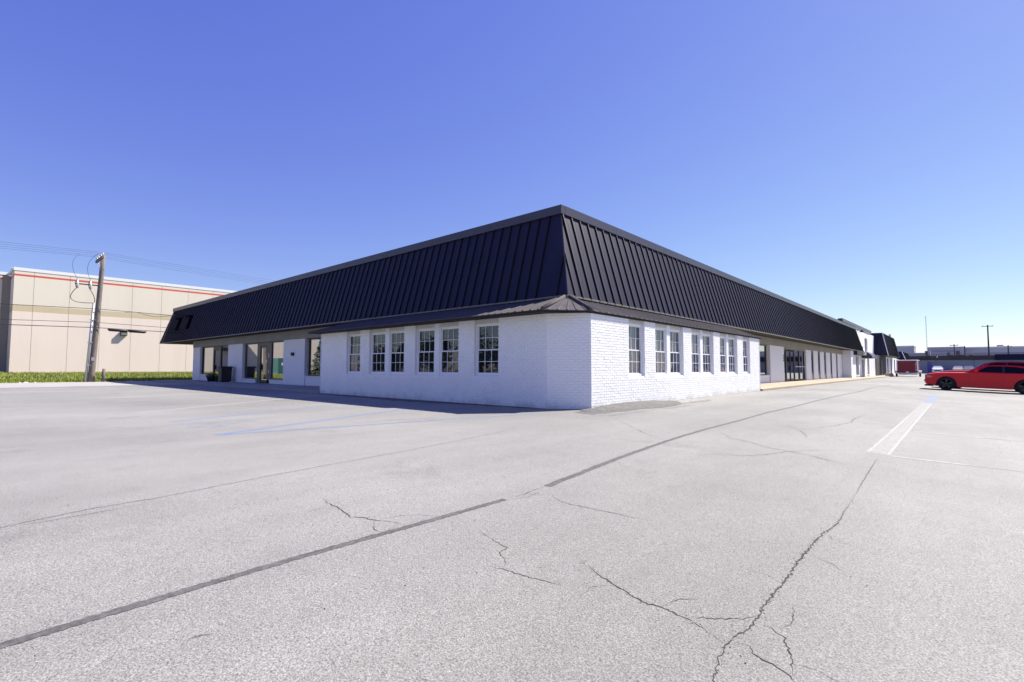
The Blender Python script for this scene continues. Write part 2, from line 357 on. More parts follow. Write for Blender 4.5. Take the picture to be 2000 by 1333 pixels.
cracks = [
 ([(-3.75,1.97),(-3.56,1.93),(-3.44,1.93),(-3.32,1.91),(-3.18,1.88),(-3.11,1.94),(-3.02,1.96),(-2.95,2.0),(-2.87,2.05),(-2.78,2.05)], .011),
 ([(-3.0,1.95),(-2.85,1.86),(-2.78,1.87),(-2.73,1.89)], .006), ([(-3.0,1.99),(-2.97,2.14),(-2.89,2.26),(-2.76,2.34)], .004),
 ([(-2.72,1.62),(-2.77,1.77),(-2.82,1.85)], .004),
 ([(-2.39,2.35),(-2.28,2.31),(-2.19,2.29),(-2.11,2.27),(-2.06,2.27),(-2.03,2.18),(-1.94,2.12),(-1.87,2.03)], .006),
 ([(-1.97,1.99),(-1.9,2.01),(-1.87,2.03),(-1.78,2.04),(-1.69,2.06),(-1.61,2.08),(-1.51,2.11)], .006),
 ([(-1.64,2.41),(-1.56,2.4),(-1.49,2.36),(-1.35,2.31),(-1.24,2.27),(-1.15,2.25),(-1.08,2.27),(-1.0,2.26),(-0.94,2.26),(-0.88,2.24),(-0.82,2.21),(-0.78,2.18),(-0.75,2.18)], .009),
 ([(-0.95,2.27),(-0.85,2.36),(-0.77,2.44),(-0.73,2.51)], .005),
 ([(-0.72,5.24),(-0.71,4.8),(-0.7,4.53),(-0.7,4.32),(-0.73,4.08),(-0.74,3.82),(-0.74,3.57),(-0.74,3.38),(-0.73,3.16),(-0.73,2.99),(-0.73,2.83),(-0.73,2.65),(-0.72,2.51),(-0.72,2.39),(-0.74,2.27),(-0.75,2.17),(-0.74,2.06),(-0.72,1.97),(-0.69,1.86),(-0.66,1.5)], .010),
 ([(-0.72,5.24),(-0.74,5.9),(-0.76,6.6),(-0.78,7.3),(-0.80,8.1)], .006), ([(-2.74,3.0),(-2.73,3.2),(-2.76,3.4),(-2.76,3.57)], .008), ([(-2.70,3.02),(-2.66,3.2),(-2.70,3.42)], .004), ([(-2.73,3.2),(-2.6,3.38),(-2.59,3.4)], .004), ([(-0.74,3.57),(-0.6,3.5),(-0.5,3.4)], .003), ([(-0.73,2.99),(-0.85,3.05),(-0.98,3.0)], .003), ([(-0.73,4.08),(-0.66,3.98),(-0.55,3.95)], .003), ([(-1.35,2.31),(-1.42,2.2),(-1.40,2.05)], .003), ([(-1.08,2.27),(-1.05,2.40),(-.95,2.52)], .003), ([(-3.44,1.93),(-3.5,1.8),(-3.45,1.65)], .003), ([(-.52,2.24),(-.42,2.25),(-.3,2.2)], .003),
 ([(-0.71,2.46),(-0.65,2.45),(-0.59,2.41),(-0.55,2.32),(-0.52,2.24),(-0.5,2.15)], .006),
 ([(-0.61,2.47),(-0.6,2.58),(-0.61,2.67),(-0.63,2.75)], .004), ([(-0.73,2.22),(-0.68,2.23),(-0.64,2.18),(-0.59,2.17),(-0.52,2.15),(-0.47,2.08)], .006),
 ([(-2.59,3.4),(-2.43,3.29),(-2.32,3.27),(-2.2,3.3),(-2.05,3.32),(-1.91,3.35),(-1.79,3.35),(-1.62,3.42)], .006),
 ([(-4.89,8.62),(-4.21,7.84),(-3.78,7.38),(-3.37,7.06),(-3.12,6.87)], .010),
 ([(-3.04,8.57),(-2.58,7.91),(-2.25,7.77),(-1.97,7.49),(-1.7,7.43),(-1.45,7.34),(-1.08,7.1),(-0.78,7.06),(-0.55,7.08)], .011),
 ([(-2.44,5.94),(-2.39,6.2),(-2.23,6.45),(-2.02,6.56),(-1.83,6.95),(-1.7,7.43),(-1.43,7.9),(-1.12,8.19)], .010),
 ([(-2.63,10.03),(-2.35,10.3),(-2.03,10.33),(-1.83,11.05),(-1.66,12.26),(-1.71,13.32),(-1.69,14.34),(-1.67,15.1)], .016),
 ([(-2.25,10.23),(-2.04,9.81),(-1.86,9.27),(-1.79,8.87)], .012)]
for i, (c, w) in enumerate(cracks):
    near = abs(c[0][1]) < 6
    ribbon('pavement_crack', c, w*.85, M_CRACK, 0.0015, 0.0075 if near else 0.02, 0.016 if near else 0.07, taper=True, seed=100+i, wj=0.85)
# crumbled edges along the widest crack
b = MB(); rnd = random.Random(5)
for c, w in (cracks[8], cracks[6], cracks[0]):
    for p, q in zip(c, c[1:]):
        for k in range(int(34*math.dist(p, q))+1):
            t = rnd.random(); x = p[0]+(q[0]-p[0])*t+rnd.gauss(0, .016); y = p[1]+(q[1]-p[1])*t+rnd.gauss(0, .016); s = rnd.uniform(.0015, .004)
            z = gz(x, y)
            b.add([(x-s,y-s,z+.001),(x+s,y-s*.6,z+.001),(x+s*.3,y+s,z+.001),(x,y,z+s*1.1)], [(0,1,3),(1,2,3),(2,0,3)])
b.build('crack_crumbs', M_PATCH, ground, kind='stuff')
# loose grit scattered on the lot
b = MB()
for k in range(420):
    y = rnd.uniform(0.2, 9); x = rnd.uniform(-7, 2.5); s = rnd.uniform(.002, .0065); z = gz(x, y)
    a = rnd.uniform(0, 6.28)
    p = [(x+s*math.cos(a+t), y+s*math.sin(a+t), z+.001) for t in (0, 2.1, 4.2)]
    b.add(p+[(x, y, z+s*.9)], [(0,1,3),(1,2,3),(2,0,3)])
b.build('loose_grit', M_PATCH, ground, kind='stuff')

# painted markings
def line(name, a, bb, w, m, h=0.0015): return ribbon(name, [a, bb], w, m, h, 0.0, 0.25, wj=0.10)
line('painted_line', (-0.83,8.3), (-0.77,21.9), 0.26, M_PGHOST)
line('painted_line', (-0.72,8.32), (-0.66,21.9), 0.035, M_PWHITE, 0.0024)
line('painted_line', (-0.94,8.36), (-0.90,15.2), 0.03, M_PWHITE, 0.0024)
line('blue_painted_line', (-0.77,22.2), (-0.72,28.5), 0.26, M_PBLUE2)
line('painted_line', (-0.69,8.26), (0.06,8.36), 0.085, M_PWHITE, 0.0024)
line('painted_line', (0.06,8.36), (1.6,8.60), 0.05, M_PGHOST, 0.0024)
line('painted_line', (-0.62,11.83), (0.30,11.96), 0.08, M_PWHITE, 0.0024)
line('painted_line', (0.30,11.96), (3.0,12.3), 0.06, M_PGHOST, 0.0024)
line('painted_line', (-0.62,15.29), (0.36,15.37), 0.08, M_PWHITE, 0.0024)
line('painted_line', (0.36,15.37), (3.0,15.6), 0.06, M_PGHOST, 0.0024)
line('painted_line', (-0.62,18.87), (0.2,18.9), 0.08, M_PGHOST, 0.0024)
line('painted_line', (-16.76,2.83), (-20.22,8.2), 0.09, M_PGHOST)
line('painted_line', (-13.71,2.74), (-17.9,9.5), 0.12, M_PWHITE)
line('blue_painted_line', (-10.92,2.71), (-13.55,8.6), 0.10, M_PBLUE)
line('painted_line', (-11.02,2.76), (-13.63,8.62), 0.04, M_PGHOST)
line('painted_line', (-13.55,8.62), (-13.85,9.3), 0.09, M_PWHITE)
line('blue_painted_line', (-8.33,2.66), (-10.57,8.47), 0.10, M_PBLUE)
line('blue_painted_line', (-8.30,2.72), (-7.02,8.74), 0.075, M_PBLUE, 0.0024)
M_TYRE = mat('tyre_scuff', (0.215, 0.211, 0.205), 0.9, noise=(9, 0.2))
for k, tm in enumerate(([(-1.62,25.45),(-1.54,27.81),(-1.22,29.44),(-0.64,31.12)], [(-1.63,26.47),(-1.26,24.75),(-0.78,23.62),(-0.15,23.34),(0.77,23.69),(1.78,24.13)], [(0.09,19.88),(0.62,19.36),(1.12,17.8)])):
    ribbon('tyre_mark', tm, 0.17, M_TYRE, 0.0012 if k != 1 else 0.0019, 0.0, 0.2, taper=True, wj=0.25)
# faded accessible-bay wheelchair sign
sym = [([(-9.79,2.85),(-9.76,2.97)], .16), ([(-10.05,3.04),(-10.14,3.2),(-10.21,3.36)], .05), ([(-9.36,2.94),(-9.50,3.10),(-9.61,3.22),(-9.80,3.30),(-9.86,3.38),(-9.85,3.52)], .09), ([(-10.10,3.60),(-10.07,3.9)], .17)]
arc = [(-9.86+0.42*math.cos(t), 3.10+0.36*math.sin(t)) for t in [2.2+0.3*k for k in range(12)]]
sb = MB()
for k, (pts, w) in enumerate(sym + [(arc, .045)]):
    o = ribbon('wheelchair_sign_stroke', pts, w*.8, M_PBLUE2, 0.0024 if k < 4 else 0.0016, 0, 0.06, wj=0.25)
# dark asphalt patch at the bay's corner, darker strip along the shaded wall
def blob(name, pts, m, h=0.004, seed=1, rough=0.06):
    rnd = random.Random(seed); out = []
    for p, q in zip(pts, pts[1:]+pts[:1]):
        n = max(2, int(math.dist(p, q)/0.18))
        for k in range(n):
            t = k/n; out.append((p[0]+(q[0]-p[0])*t+rnd.gauss(0, rough), p[1]+(q[1]-p[1])*t+rnd.gauss(0, rough)))
    bb = MB(); bb.face(*[(x, y, h) for x, y in out])
    return bb.build(name, m, ground)
pb = MB()   # low fillet of fresh asphalt ramped against the wall
prof = [(9.9, .02, .30), (10.6, .05, .62), (11.4, .09, .85), (12.2, .10, 1.0), (13.0, .09, 1.0), (13.8, .06, .85), (14.5, .03, .55), (15.0, .01, .2)]
for y, hh, ww in prof:
    pb.v += [(-6.70, y, hh), (-6.70+ww*.4, y, hh*.6), (-6.70+ww, y+random.uniform(-.1, .1), gz(-6.7+ww, y)+.005)]
for i in range(len(prof)-1):
    for k in range(2): pb.f.append((3*i+k, 3*i+k+1, 3*i+4+k, 3*i+3+k)); pb.m.append(0)
pb.build('asphalt_patch', M_PATCH, ground, True)
blob('asphalt_patch', [(-6.62,9.5),(-6.0,9.3),(-5.8,10.4),(-5.95,12.2),(-6.1,13.6),(-6.35,14.6),(-6.6,14.6),(-6.6,12.2),(-6.6,10.6)], M_PATCH, 0.002, 3, .05)
blob('asphalt_patch', [(-5.72,9.2),(-5.50,9.4),(-5.45,10.6),(-5.62,11.6),(-5.70,10.4)], M_PATCH2, 0.002, 5, .04)
blob('asphalt_patch', [(-6.0,13.9),(-5.8,13.8),(-5.7,15.2),(-6.0,16.6),(-6.12,15.2)], M_PATCH2, 0.002, 6, .05)
blob('asphalt_patch', [(-5.6,12.0),(-5.45,12.1),(-5.40,13.6),(-5.55,13.5)], M_PATCH2, 0.002, 7, .03)
blob('asphalt_patch', [(-18.9,9.85),(-18.9,9.5),(-15,9.35),(-13,9.1),(-11.2,9.3),(-9.5,9.6),(-8,9.7),(-8,9.86)], M_PATCH, 0.002, 4, .05)
b = MB(); path = [(-2.29,0.66),(-2.285,0.70),(-2.26,0.74)]
b.tube([(x, y, gz(x, y)+.004) for x, y in path], [.001, .0016, .0007], 5)
tag(b.build('twig', M_BARK), 'thin brown dry twig lying on the bare asphalt in the foreground', 'twig')

# ------------------------------------------------------------------ sidewalks, lawn, alley
SW = 0.10
def slab_walk(name, x0, x1, y0, y1, m, along):
    """kerbed walk laid in separate slabs with tooled joints"""
    root = MB().box(x0+.01, x1-.01, y0+.01, y1-.01, -.3, SW-.012).build(name, m, None, kind='structure')
    L = (x1-x0) if along == 'x' else (y1-y0); n = int(L/1.6); s = L/n
    for k in range(n):
        bb = MB(); g = .006; e = random.uniform(-.004, .004)
        if along == 'x': bb.box(x0+k*s+g, x0+(k+1)*s-g, y0, y1, -.25, SW+e)
        else: bb.box(x0, x1, y0+k*s+g, y0+(k+1)*s-g, -.25, SW+e)
        bb.build('walk_slab', m, root)
    return root
slab_walk('sidewalk', -44.2, -19.16, 9.82, 12.5, M_CONCG, 'x')
slab_walk('sidewalk', -9.3, -6.6, 24.52, 112, M_CONC, 'y')
strip_grid([-45.6, -42, -38, -35.5], [-60, -20, 0, 10, 30, 60], lambda x, y: .004 + (0.02 if x < -44 else 0), 'alley', M_ALLEY)
def lz(x, y): return .012 + 0.44*smooth01(-45.5, -60, x)*1.0
lx_ = [-73 + 1.5*i for i in range(19)]
strip_grid(lx_, [-60, -30, -10, 0, 5, 10, 15, 20, 30, 50], lambda x, y: lz(x, y), 'lawn', M_SOIL)
def blades(name, n, m, hmin, hmax, seed, xr, yr, bias=1.0):
    rnd = random.Random(seed); bb = MB()
    for k in range(n):
        x = xr[1] + (xr[0]-xr[1])*rnd.random()**bias; y = rnd.uniform(*yr)
        h = rnd.uniform(hmin, hmax)*(0.6+0.8*rnd.random()**2); a = rnd.uniform(0, 6.28); w = rnd.uniform(.012, .03)
        lx, ly = rnd.uniform(-.5, .5)*h, rnd.uniform(-.5, .5)*h; z = lz(x, y)
        bb.face((x-w*math.cos(a), y-w*math.sin(a), z-.01), (x+w*math.cos(a), y+w*math.sin(a), z-.01), (x+lx, y+ly, z+h))
    return bb.build(name, m, None, kind='stuff')
tag(blades('lawn_grass', 45000, M_GRASS, .08, .20, 3, (-68.2, -45.5), (-4, 27), 1.6), 'uneven green grass on the verge before the beige warehouse', 'grass')
tag(blades('dry_grass', 6000, M_STRAW, .08, .24, 4, (-68.2, -46), (-4, 27), 0.6), 'straw coloured dry stalks among the verge grass', 'grass')
b = MB(); rnd = random.Random(8)
for cx, cy, n, sp in ((-45.6, 3.3, 14, .5), (-45.6, 9.4, 10, .9), (-45.5, 11.9, 34, .8), (-46.2, 12.6, 20, .6)):
    for k in range(n):
        x = cx+rnd.gauss(0, .3); y = cy+rnd.gauss(0, sp*.6); s = rnd.uniform(.04, .16); z = lz(x, y)
        pts = [(x+s*rnd.uniform(.6, 1)*math.cos(t), y+s*rnd.uniform(.6, 1)*math.sin(t), z-.02) for t in (0, 1.2, 2.5, 3.8, 5)]
        top = (x+rnd.uniform(-.03, .03), y, z+s*rnd.uniform(.5, .8))
        b.add(pts+[top], [(i, (i+1) % 5, 5) for i in range(5)])
tag(b.build('rubble', M_ROCK, None, kind='stuff'), 'broken pale stones scattered along the edge of the verge', 'rubble')

# ------------------------------------------------------------------ main building
bld = thing('brick_building', 'long low white painted brick building with a black seamed mansard roof', 'building', (-8.0, 12.0, 0))
X0, Y0 = -6.71, 9.90                  # faces of the corner bay
WX, WY = -9.10, 12.30                 # faces of the main walls
EX, EY, EZ = -8.09, 11.40, 3.06       # eave
TX, TY, TZ = -8.85, 12.15, 5.74       # head of the mansard
LX, RY = -49.5, 71.8                  # far ends of the roof
BT = 2.40                             # top of the bay wall
CA, CB = (-7.66, Y0), (X0, 10.45)     # bay chamfer

# openings of the bay: (start, end, [(window start, width)...])
OPL = [(-17.22, -16.28, 1), (-15.68, -13.61, 2), (-13.01, -10.95, 2), (-10.27, -9.33, 1)]
OPR = [(12.36, 13.29, 1), (13.99, 16.02, 2), (16.72, 18.76, 2), (19.44, 21.46, 2), (22.19, 23.13, 1)]
ZS, ZT = 0.80, BT                      # sill and head of the openings
REC = 0.10                             # recess of the windows

# wall core: mortar faces, reveals, back
core = MB()
def wall_core(openings, a0, a1, put):
    """put(a, z, d) -> point; d = depth inwards"""
    d = 0.009
    cuts = [a0] + [c for o in openings for c in o[:2]] + [a1]
    for k in range(0, len(cuts), 2):
        p, q = cuts[k], cuts[k+1]
        core.face(put(p, ZS, d), put(q, ZS, d), put(q, BT, d), put(p, BT, d))
    core.face(put(a0, -.3, d), put(a1, -.3, d), put(a1, ZS, d), put(a0, ZS, d))
    for o in openings:
        p, q = o[:2]
        core.face(put(p, ZS, d), put(p, BT, d), put(p, BT, .3), put(p, ZS, .3))
        core.face(put(q, BT, d), put(q, ZS, d), put(q, ZS, .3), put(q, BT, .3))
        core.face(put(p, ZS, d), put(p, ZS, .3), put(q, ZS, .3), put(q, ZS, d))
        core.face(put(p, ZS, .3), put(p, BT, .3), put(q, BT, .3), put(q, ZS, .3))
putL = lambda a, z, d: (a, Y0 + d, z)
putR = lambda a, z, d: (X0 - d, a, z)
cv = Vector((CB[0]-CA[0], CB[1]-CA[1])); CL = cv.length; cv.normalize(); cn = Vector((cv.y, -cv.x))
putC = lambda a, z, d: (CA[0] + cv.x*a - cn.x*d, CA[1] + cv.y*a - cn.y*d, z)
wall_core(OPL, -19.15, CA[0], putL)
wall_core([], 0, CL, putC)
wall_core(OPR, CB[1], 24.5, putR)
core.face((-19.15, Y0+.009, -.3), (-19.15, WY, -.3), (-19.15, WY, BT), (-19.15, Y0+.009, BT))
core.face((X0-.009, 24.5, -.3), (WX, 24.5, -.3), (WX, 24.5, BT), (X0-.009, 24.5, BT))
bay = core.build('bay_wall', M_MORTAR, bld)

# bricks: running bond, each one a block proud of the joint
CH, BLn = BT/35.0, 0.203
rb = random.Random(21)
def brick_mesh(seed):
    r = random.Random(seed); m = MB(); L, H, D = (BLn-.009)/2, (CH-.009)/2, .0
    j = lambda s=.0022: r.uniform(-s, s)
    f = [(-L+.003+j(), -.0045+j(.0012), -H+.003+j()), (L-.003+j(), -.0045+j(.0012), -H+.003+j()), (L-.003+j(), -.0045+j(.0012), H-.003+j()), (-L+.003+j(), -.0045+j(.0012), H-.003+j())]
    k = [(-L, .012, -H), (L, .012, -H), (L, .012, H), (-L, .012, H)]
    m.add(f+k, [(0,1,2,3), (0,4,5,1), (1,5,6,2), (2,6,7,3), (3,7,4,0)])
    me = bpy.data.meshes.new('brick'); me.from_pydata(m.v, [], m.f); me.materials.append(M_BRICK); me.update(); return me
BRV = [brick_mesh(s) for s in range(8)]
specs = []      # (centre a, z, length, wall)
def lay(openings, a0, a1, wall):
    for c in range(35):
        z = (c+.5)*CH; start = a0 - (BLn/2 if c % 2 else 0)
        spans = [(a0, a1)]
        if z > ZS - CH*.4:
            cuts = [a0] + [x for o in openings for x in o[:2]] + [a1]; spans = [(cuts[k], cuts[k+1]) for k in range(0, len(cuts), 2)]
        for s0, s1 in spans:
            k = math.floor((s0-start)/BLn); a = start + k*BLn
            while a < s1 - 1e-6:
                p, q = max(a, s0), min(a+BLn, s1)
                if q-p > .03: specs.append(((p+q)/2, z, q-p, wall))
                a += BLn
lay(OPL, -19.15, CA[0], 'L'); lay([], 0, CL, 'C'); lay(OPR, CB[1], 24.5, 'R')
PUT = {'L': putL, 'C': putC, 'R': putR}; ANG = {'L': 0.0, 'C': math.atan2(cv.y, cv.x), 'R': math.pi/2}
specs.sort(key=lambda s: (Vector(PUT[s[3]](s[0], s[1], 0)) - CAM).length + (0 if s[2] > .19 else 50))
rest = MB()
for i, (a, z, ln, wl) in enumerate(specs):
    out = rb.gauss(0, .0010); p = Vector(PUT[wl](a, z, -out)); me = BRV[rb.randrange(8)]
    mtx = Matrix.Translation(p) @ Matrix.Rotation(ANG[wl] + rb.gauss(0, .004), 4, 'Z') @ Matrix.Rotation(rb.gauss(0, .010), 4, 'X') @ Matrix.Diagonal((ln/BLn*rb.uniform(.98, 1.045), 1, rb.choice((.97, 1.0, 1.05, 1.13)), 1))
    if i < 300:
        o = link('brick', me, bay); o.matrix_basis = mtx
    else:
        rest.add([mtx @ v.co for v in me.vertices], [tuple(f.vertices) for f in me.polygons])
rest.build('brickwork', M_BRICK, bay, kind='stuff')

# sash windows
def sash_window(w, h, glass, origin, rz, seed):
    """local: x along the wall, -y outwards, z up from the sill"""
    r = random.Random(seed)
    M0 = Matrix.Translation(origin) @ Matrix.Rotation(rz, 4, 'Z')
    def put(bm_, name, m, parent):
        bm_.v = [tuple(M0 @ Vector(p)) for p in bm_.v]; return bm_.build(name, m, parent)
    fr = MB(); t = .045
    fr.box(0, t, -.03, .05, 0, h); fr.box(w-t, w, -.03, .05, 0, h); fr.box(t, w-t, -.03, .05, h-t, h); fr.box(t, w-t, -.045, .05, 0, t*1.1)
    win = put(fr, 'window', M_WHITE, bld)
    zm = h*.49
    for nm, z0, z1, y in (('lower_sash', t*1.1, zm+.018, -.004), ('upper_sash', zm-.018, h-t, .022)):
        s = MB(); q = .032; x0, x1 = t+.001, w-t-.001
        s.box(x0, x0+q, y-.012, y+.012, z0, z1); s.box(x1-q, x1, y-.012, y+.012, z0, z1)
        s.box(x0+q, x1-q, y-.012, y+.012, z0, z0+q); s.box(x0+q, x1-q, y-.012, y+.012, z1-q, z1)
        gx0, gx1, gz0, gz1 = x0+q, x1-q, z0+q, z1-q; mu = .007
        for k in (1, 2):
            x = gx0+(gx1-gx0)*k/3; s.box(x-mu, x+mu, y-.009, y+.002, gz0, gz1)
        zc = (gz0+gz1)/2
        for k in range(3):
            xa = gx0+(gx1-gx0)*k/3+(mu if k else 0); xb = gx0+(gx1-gx0)*(k+1)/3-(mu if k < 2 else 0)
            s.box(xa, xb, y-.009, y+.002, zc-mu, zc+mu)
        put(s, nm, M_WHITE, win)
        for c in range(3):
            for rr in range(2):
                xa, xb = gx0+(gx1-gx0)*c/3+(mu if c else 0), gx0+(gx1-gx0)*(c+1)/3-(mu if c < 2 else 0)
                za, zb = (gz0, zc-mu) if rr == 0 else (zc+mu, gz1)
                j = [r.uniform(-.0007, .0007) for _ in range(4)]
                g = MB(); y1 = y+.004
                g.add([(xa, y1+j[0], za), (xb, y1+j[1], za), (xb, y1+j[2], zb), (xa, y1+j[3], zb), (xa, y1+.006, za), (xb, y1+.006, za), (xb, y1+.006, zb), (xa, y1+.006, zb)],
                      [(0,1,2,3),(4,7,6,5),(0,4,5,1),(1,5,6,2),(2,6,7,3),(3,7,4,0)])
                put(g, 'pane', glass, win)
    return win
n = 0
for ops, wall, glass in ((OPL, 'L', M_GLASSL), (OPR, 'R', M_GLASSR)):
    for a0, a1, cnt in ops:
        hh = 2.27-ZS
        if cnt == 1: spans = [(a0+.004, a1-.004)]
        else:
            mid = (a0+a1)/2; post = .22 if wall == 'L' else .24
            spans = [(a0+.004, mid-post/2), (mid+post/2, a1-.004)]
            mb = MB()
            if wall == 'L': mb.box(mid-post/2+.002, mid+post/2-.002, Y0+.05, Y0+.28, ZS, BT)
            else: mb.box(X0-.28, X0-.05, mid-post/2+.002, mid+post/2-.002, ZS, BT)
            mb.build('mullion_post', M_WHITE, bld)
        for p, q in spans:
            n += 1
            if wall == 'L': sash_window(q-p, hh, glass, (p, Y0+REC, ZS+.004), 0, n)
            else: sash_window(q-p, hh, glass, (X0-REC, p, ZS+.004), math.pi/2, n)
            hb = MB()
            if wall == 'L': hb.box(p, q, Y0+REC-.03, Y0+.28, 2.277, BT)
            else: hb.box(X0-.28, X0-REC+.03, p, q, 2.277, BT)
            hb.build('head_board', M_BOARD, bld)
# thin corner boards at the two free ends of the bay
MB().box(-19.19, -19.153, Y0-.02, Y0+.10, 0, BT).build('corner_board', M_WHITE, bld)
MB().box(X0-.10, X0+.015, 24.503, 24.54, 0, BT).build('corner_board', M_WHITE, bld)

# bay roof: ribbed metal sheets from the bay eave up under the mansard
OL, OR_, ZE = 0.50, 0.075, 2.43
A = (-7.40, Y0-OL); B = (X0+OR_, 10.36)
top_z = 3.01
br_base = MB()
def ribbed(length, rise0, rise1, n_rib, name):
    pass
roofp = bld
def sheet(p0, p1, q0, q1, ribs, name='roof_sheet'):
    """p0,p1 along the eave, q0,q1 along the head; ribs run from eave to head"""
    p0, p1, q0, q1 = map(Vector, (p0, p1, q0, q1))
    nrm = (p1-p0).cross(q0-p0 if (q0-p0).length > (q1-p0).length*0.2 else q1-p0).normalized()
    if nrm.z < 0: nrm = -nrm
    m = MB(); rw = .034; rh = .017
    L = (p1-p0).length
    def pt(t, s, h): return (p0.lerp(p1, t)).lerp(q0.lerp(q1, t), s) + nrm*h
    th = -.02
    m.face(pt(0,0,0), pt(1,0,0), pt(1,1,0), pt(0,1,0)); m.face(pt(0,0,th), pt(0,1,th), pt(1,1,th), pt(1,0,th)); m.face(pt(0,0,th), pt(1,0,th), pt(1,0,0), pt(0,0,0))
    for k in range(ribs):
        t = (k+.5)/ribs; a, b_ = t-rw/L, t+rw/L; c, d = t-rw*.45/L, t+rw*.45/L
        m.face(pt(a,0,0), pt(c,0,rh), pt(c,1,rh), pt(a,1,0)); m.face(pt(c,0,rh), pt(d,0,rh), pt(d,1,rh), pt(c,1,rh)); m.face(pt(d,0,rh), pt(b_,0,0), pt(b_,1,0), pt(d,1,rh)); m.face(pt(a,0,0), pt(b_,0,0), pt(d,0,rh), pt(c,0,rh))
    return m.build(name, M_RIB, bay_roof)
bay_roof = MB()
drip = .055
zl = ZE
# fascia boards under the eave
for a, b_ in (((-19.35, A[1]), A), (A, B), (B, (B[0], 24.72))):
    va = Vector((b_[0]-a[0], b_[1]-a[1])).normalized(); nn = Vector((va.y, -va.x))*.02
    bay_roof.hexa([(a[0]-nn.x*2, a[1]-nn.y*2, zl-drip), (b_[0]-nn.x*2, b_[1]-nn.y*2, zl-drip), (b_[0]-nn.x*4, b_[1]-nn.y*4, zl-drip), (a[0]-nn.x*4, a[1]-nn.y*4, zl-drip),
                   (a[0]-nn.x*2, a[1]-nn.y*2, zl), (b_[0]-nn.x*2, b_[1]-nn.y*2, zl), (b_[0]-nn.x*4, b_[1]-nn.y*4, zl), (a[0]-nn.x*4, a[1]-nn.y*4, zl)])
# soffit closing the overhang
bay_roof.face((-19.3, A[1]+.05, zl-.045), (A[0], A[1]+.05, zl-.045), (CA[0], Y0-.002, zl-.045), (-19.3, Y0-.002, zl-.045))
bay_roof.face((A[0], A[1]+.05, zl-.045), (B[0]-.05, B[1], zl-.045), (CB[0], CB[1], zl-.045), (CA[0], CA[1], zl-.045))
bay_roof = bay_roof.build('bay_roof', M_SOFFIT, bld)
HX, HY = EX-.02, EY+.02      # head of the bay roof sits just under the mansard's lower edge
nL = 12; x_start = -19.38; x_cut = A[0]-1.0
for k in range(nL):
    a, b_ = x_start + (x_cut-x_start)*k/nL, x_start + (x_cut-x_start)*(k+1)/nL
    sheet((a, A[1], zl), (b_, A[1], zl), (a, HY+.12, top_z+.03), (b_, HY+.12, top_z+.03), 4)
hipL = lambda x: (x - HX)/(A[0]-HX)     # 0 at the head of the hip, 1 at the eave
# sheet cut to the hip: ribs stay square to the eave and stop at the hip line
m = MB(); H_ = Vector((HX, HY, top_z+.02)); Ae = Vector((A[0], A[1], zl))
m.face((x_cut, A[1], zl), tuple(Ae), tuple(H_), (x_cut, HY, top_z+.02))
for k in range(4):
    x = x_cut + .12 + k*.25
    if x < HX: e = Vector((x, HY, top_z+.02))
    else: e = H_.lerp(Ae, (x-HX)/(A[0]-HX))
    s0 = Vector((x, A[1], zl)); d = Vector((.034, 0, 0)); c_ = Vector((.016, -.01, .03))
    c2_ = Vector((-.016, -.01, .03))
    m.face(s0-d, s0+c2_, e+c2_, e-d); m.face(s0+c2_, s0+c_, e+c_, e+c2_); m.face(s0+c_, s0+d, e+d, e+c_); m.face(s0-d, s0+d, s0+c_, s0+c2_)
m.build('roof_sheet', M_RIB, bay_roof)
sheet((A[0], A[1], zl), (B[0], B[1], zl), (HX-.02, HY-.02, top_z), (HX+.10, HY+.10, top_z), 5)
nR = 16; y_end = 24.74
for k in range(nR):
    a, b_ = B[1]+(y_end-B[1])*k/nR, B[1]+(y_end-B[1])*(k+1)/nR
    c, d = a, b_
    if k == 0: c = HY+.10
    if k == 1: pass
    sheet((B[0], a, zl), (B[0], b_, zl), (HX-.12, c if k else HY, top_z+.03), (HX-.12, d, top_z+.03), 3)
for a, h in ((A, (HX-.05, HY-.03)), (B, (HX+.06, HY+.06))):
    MB().tube([(a[0], a[1], zl+.02), (h[0], h[1], top_z+.03)], .055, 8).build('hip_flashing', M_RIB, bay_roof, True)

add_grime(M_MORTAR)

# ---- mansard
mr = MB(); ins = .015
def ring(z, x0, x1, y0, y1): return [(x0, y0, z), (x1, y0, z), (x1, y1, z), (x0, y1, z)]
lo = ring(EZ+.02, LX+ins, EX-ins, EY+ins, RY); hi = ring(TZ+.1, LX+.75+ins, TX-ins, TY+ins, RY)
mr.add(lo+hi, [(0,1,5,4), (1,2,6,5), (2,3,7,6), (3,0,4,7)])
mansard = mr.build('mansard_roof', M_SEAM, bld)
MB().face((LX+.3, EY+.05, EZ-.01), (LX+.3, RY-.05, EZ-.01), (EX-.05, RY-.05, EZ-.01), (EX-.05, EY+.05, EZ-.01)).build('soffit', M_SOFFIT, bld)
MB().face((LX+.8, TY, TZ+.05), (TX, TY, TZ+.05), (TX, RY, TZ+.05), (LX+.8, RY, TZ+.05)).build('roof_deck', M_ROOF, bld)
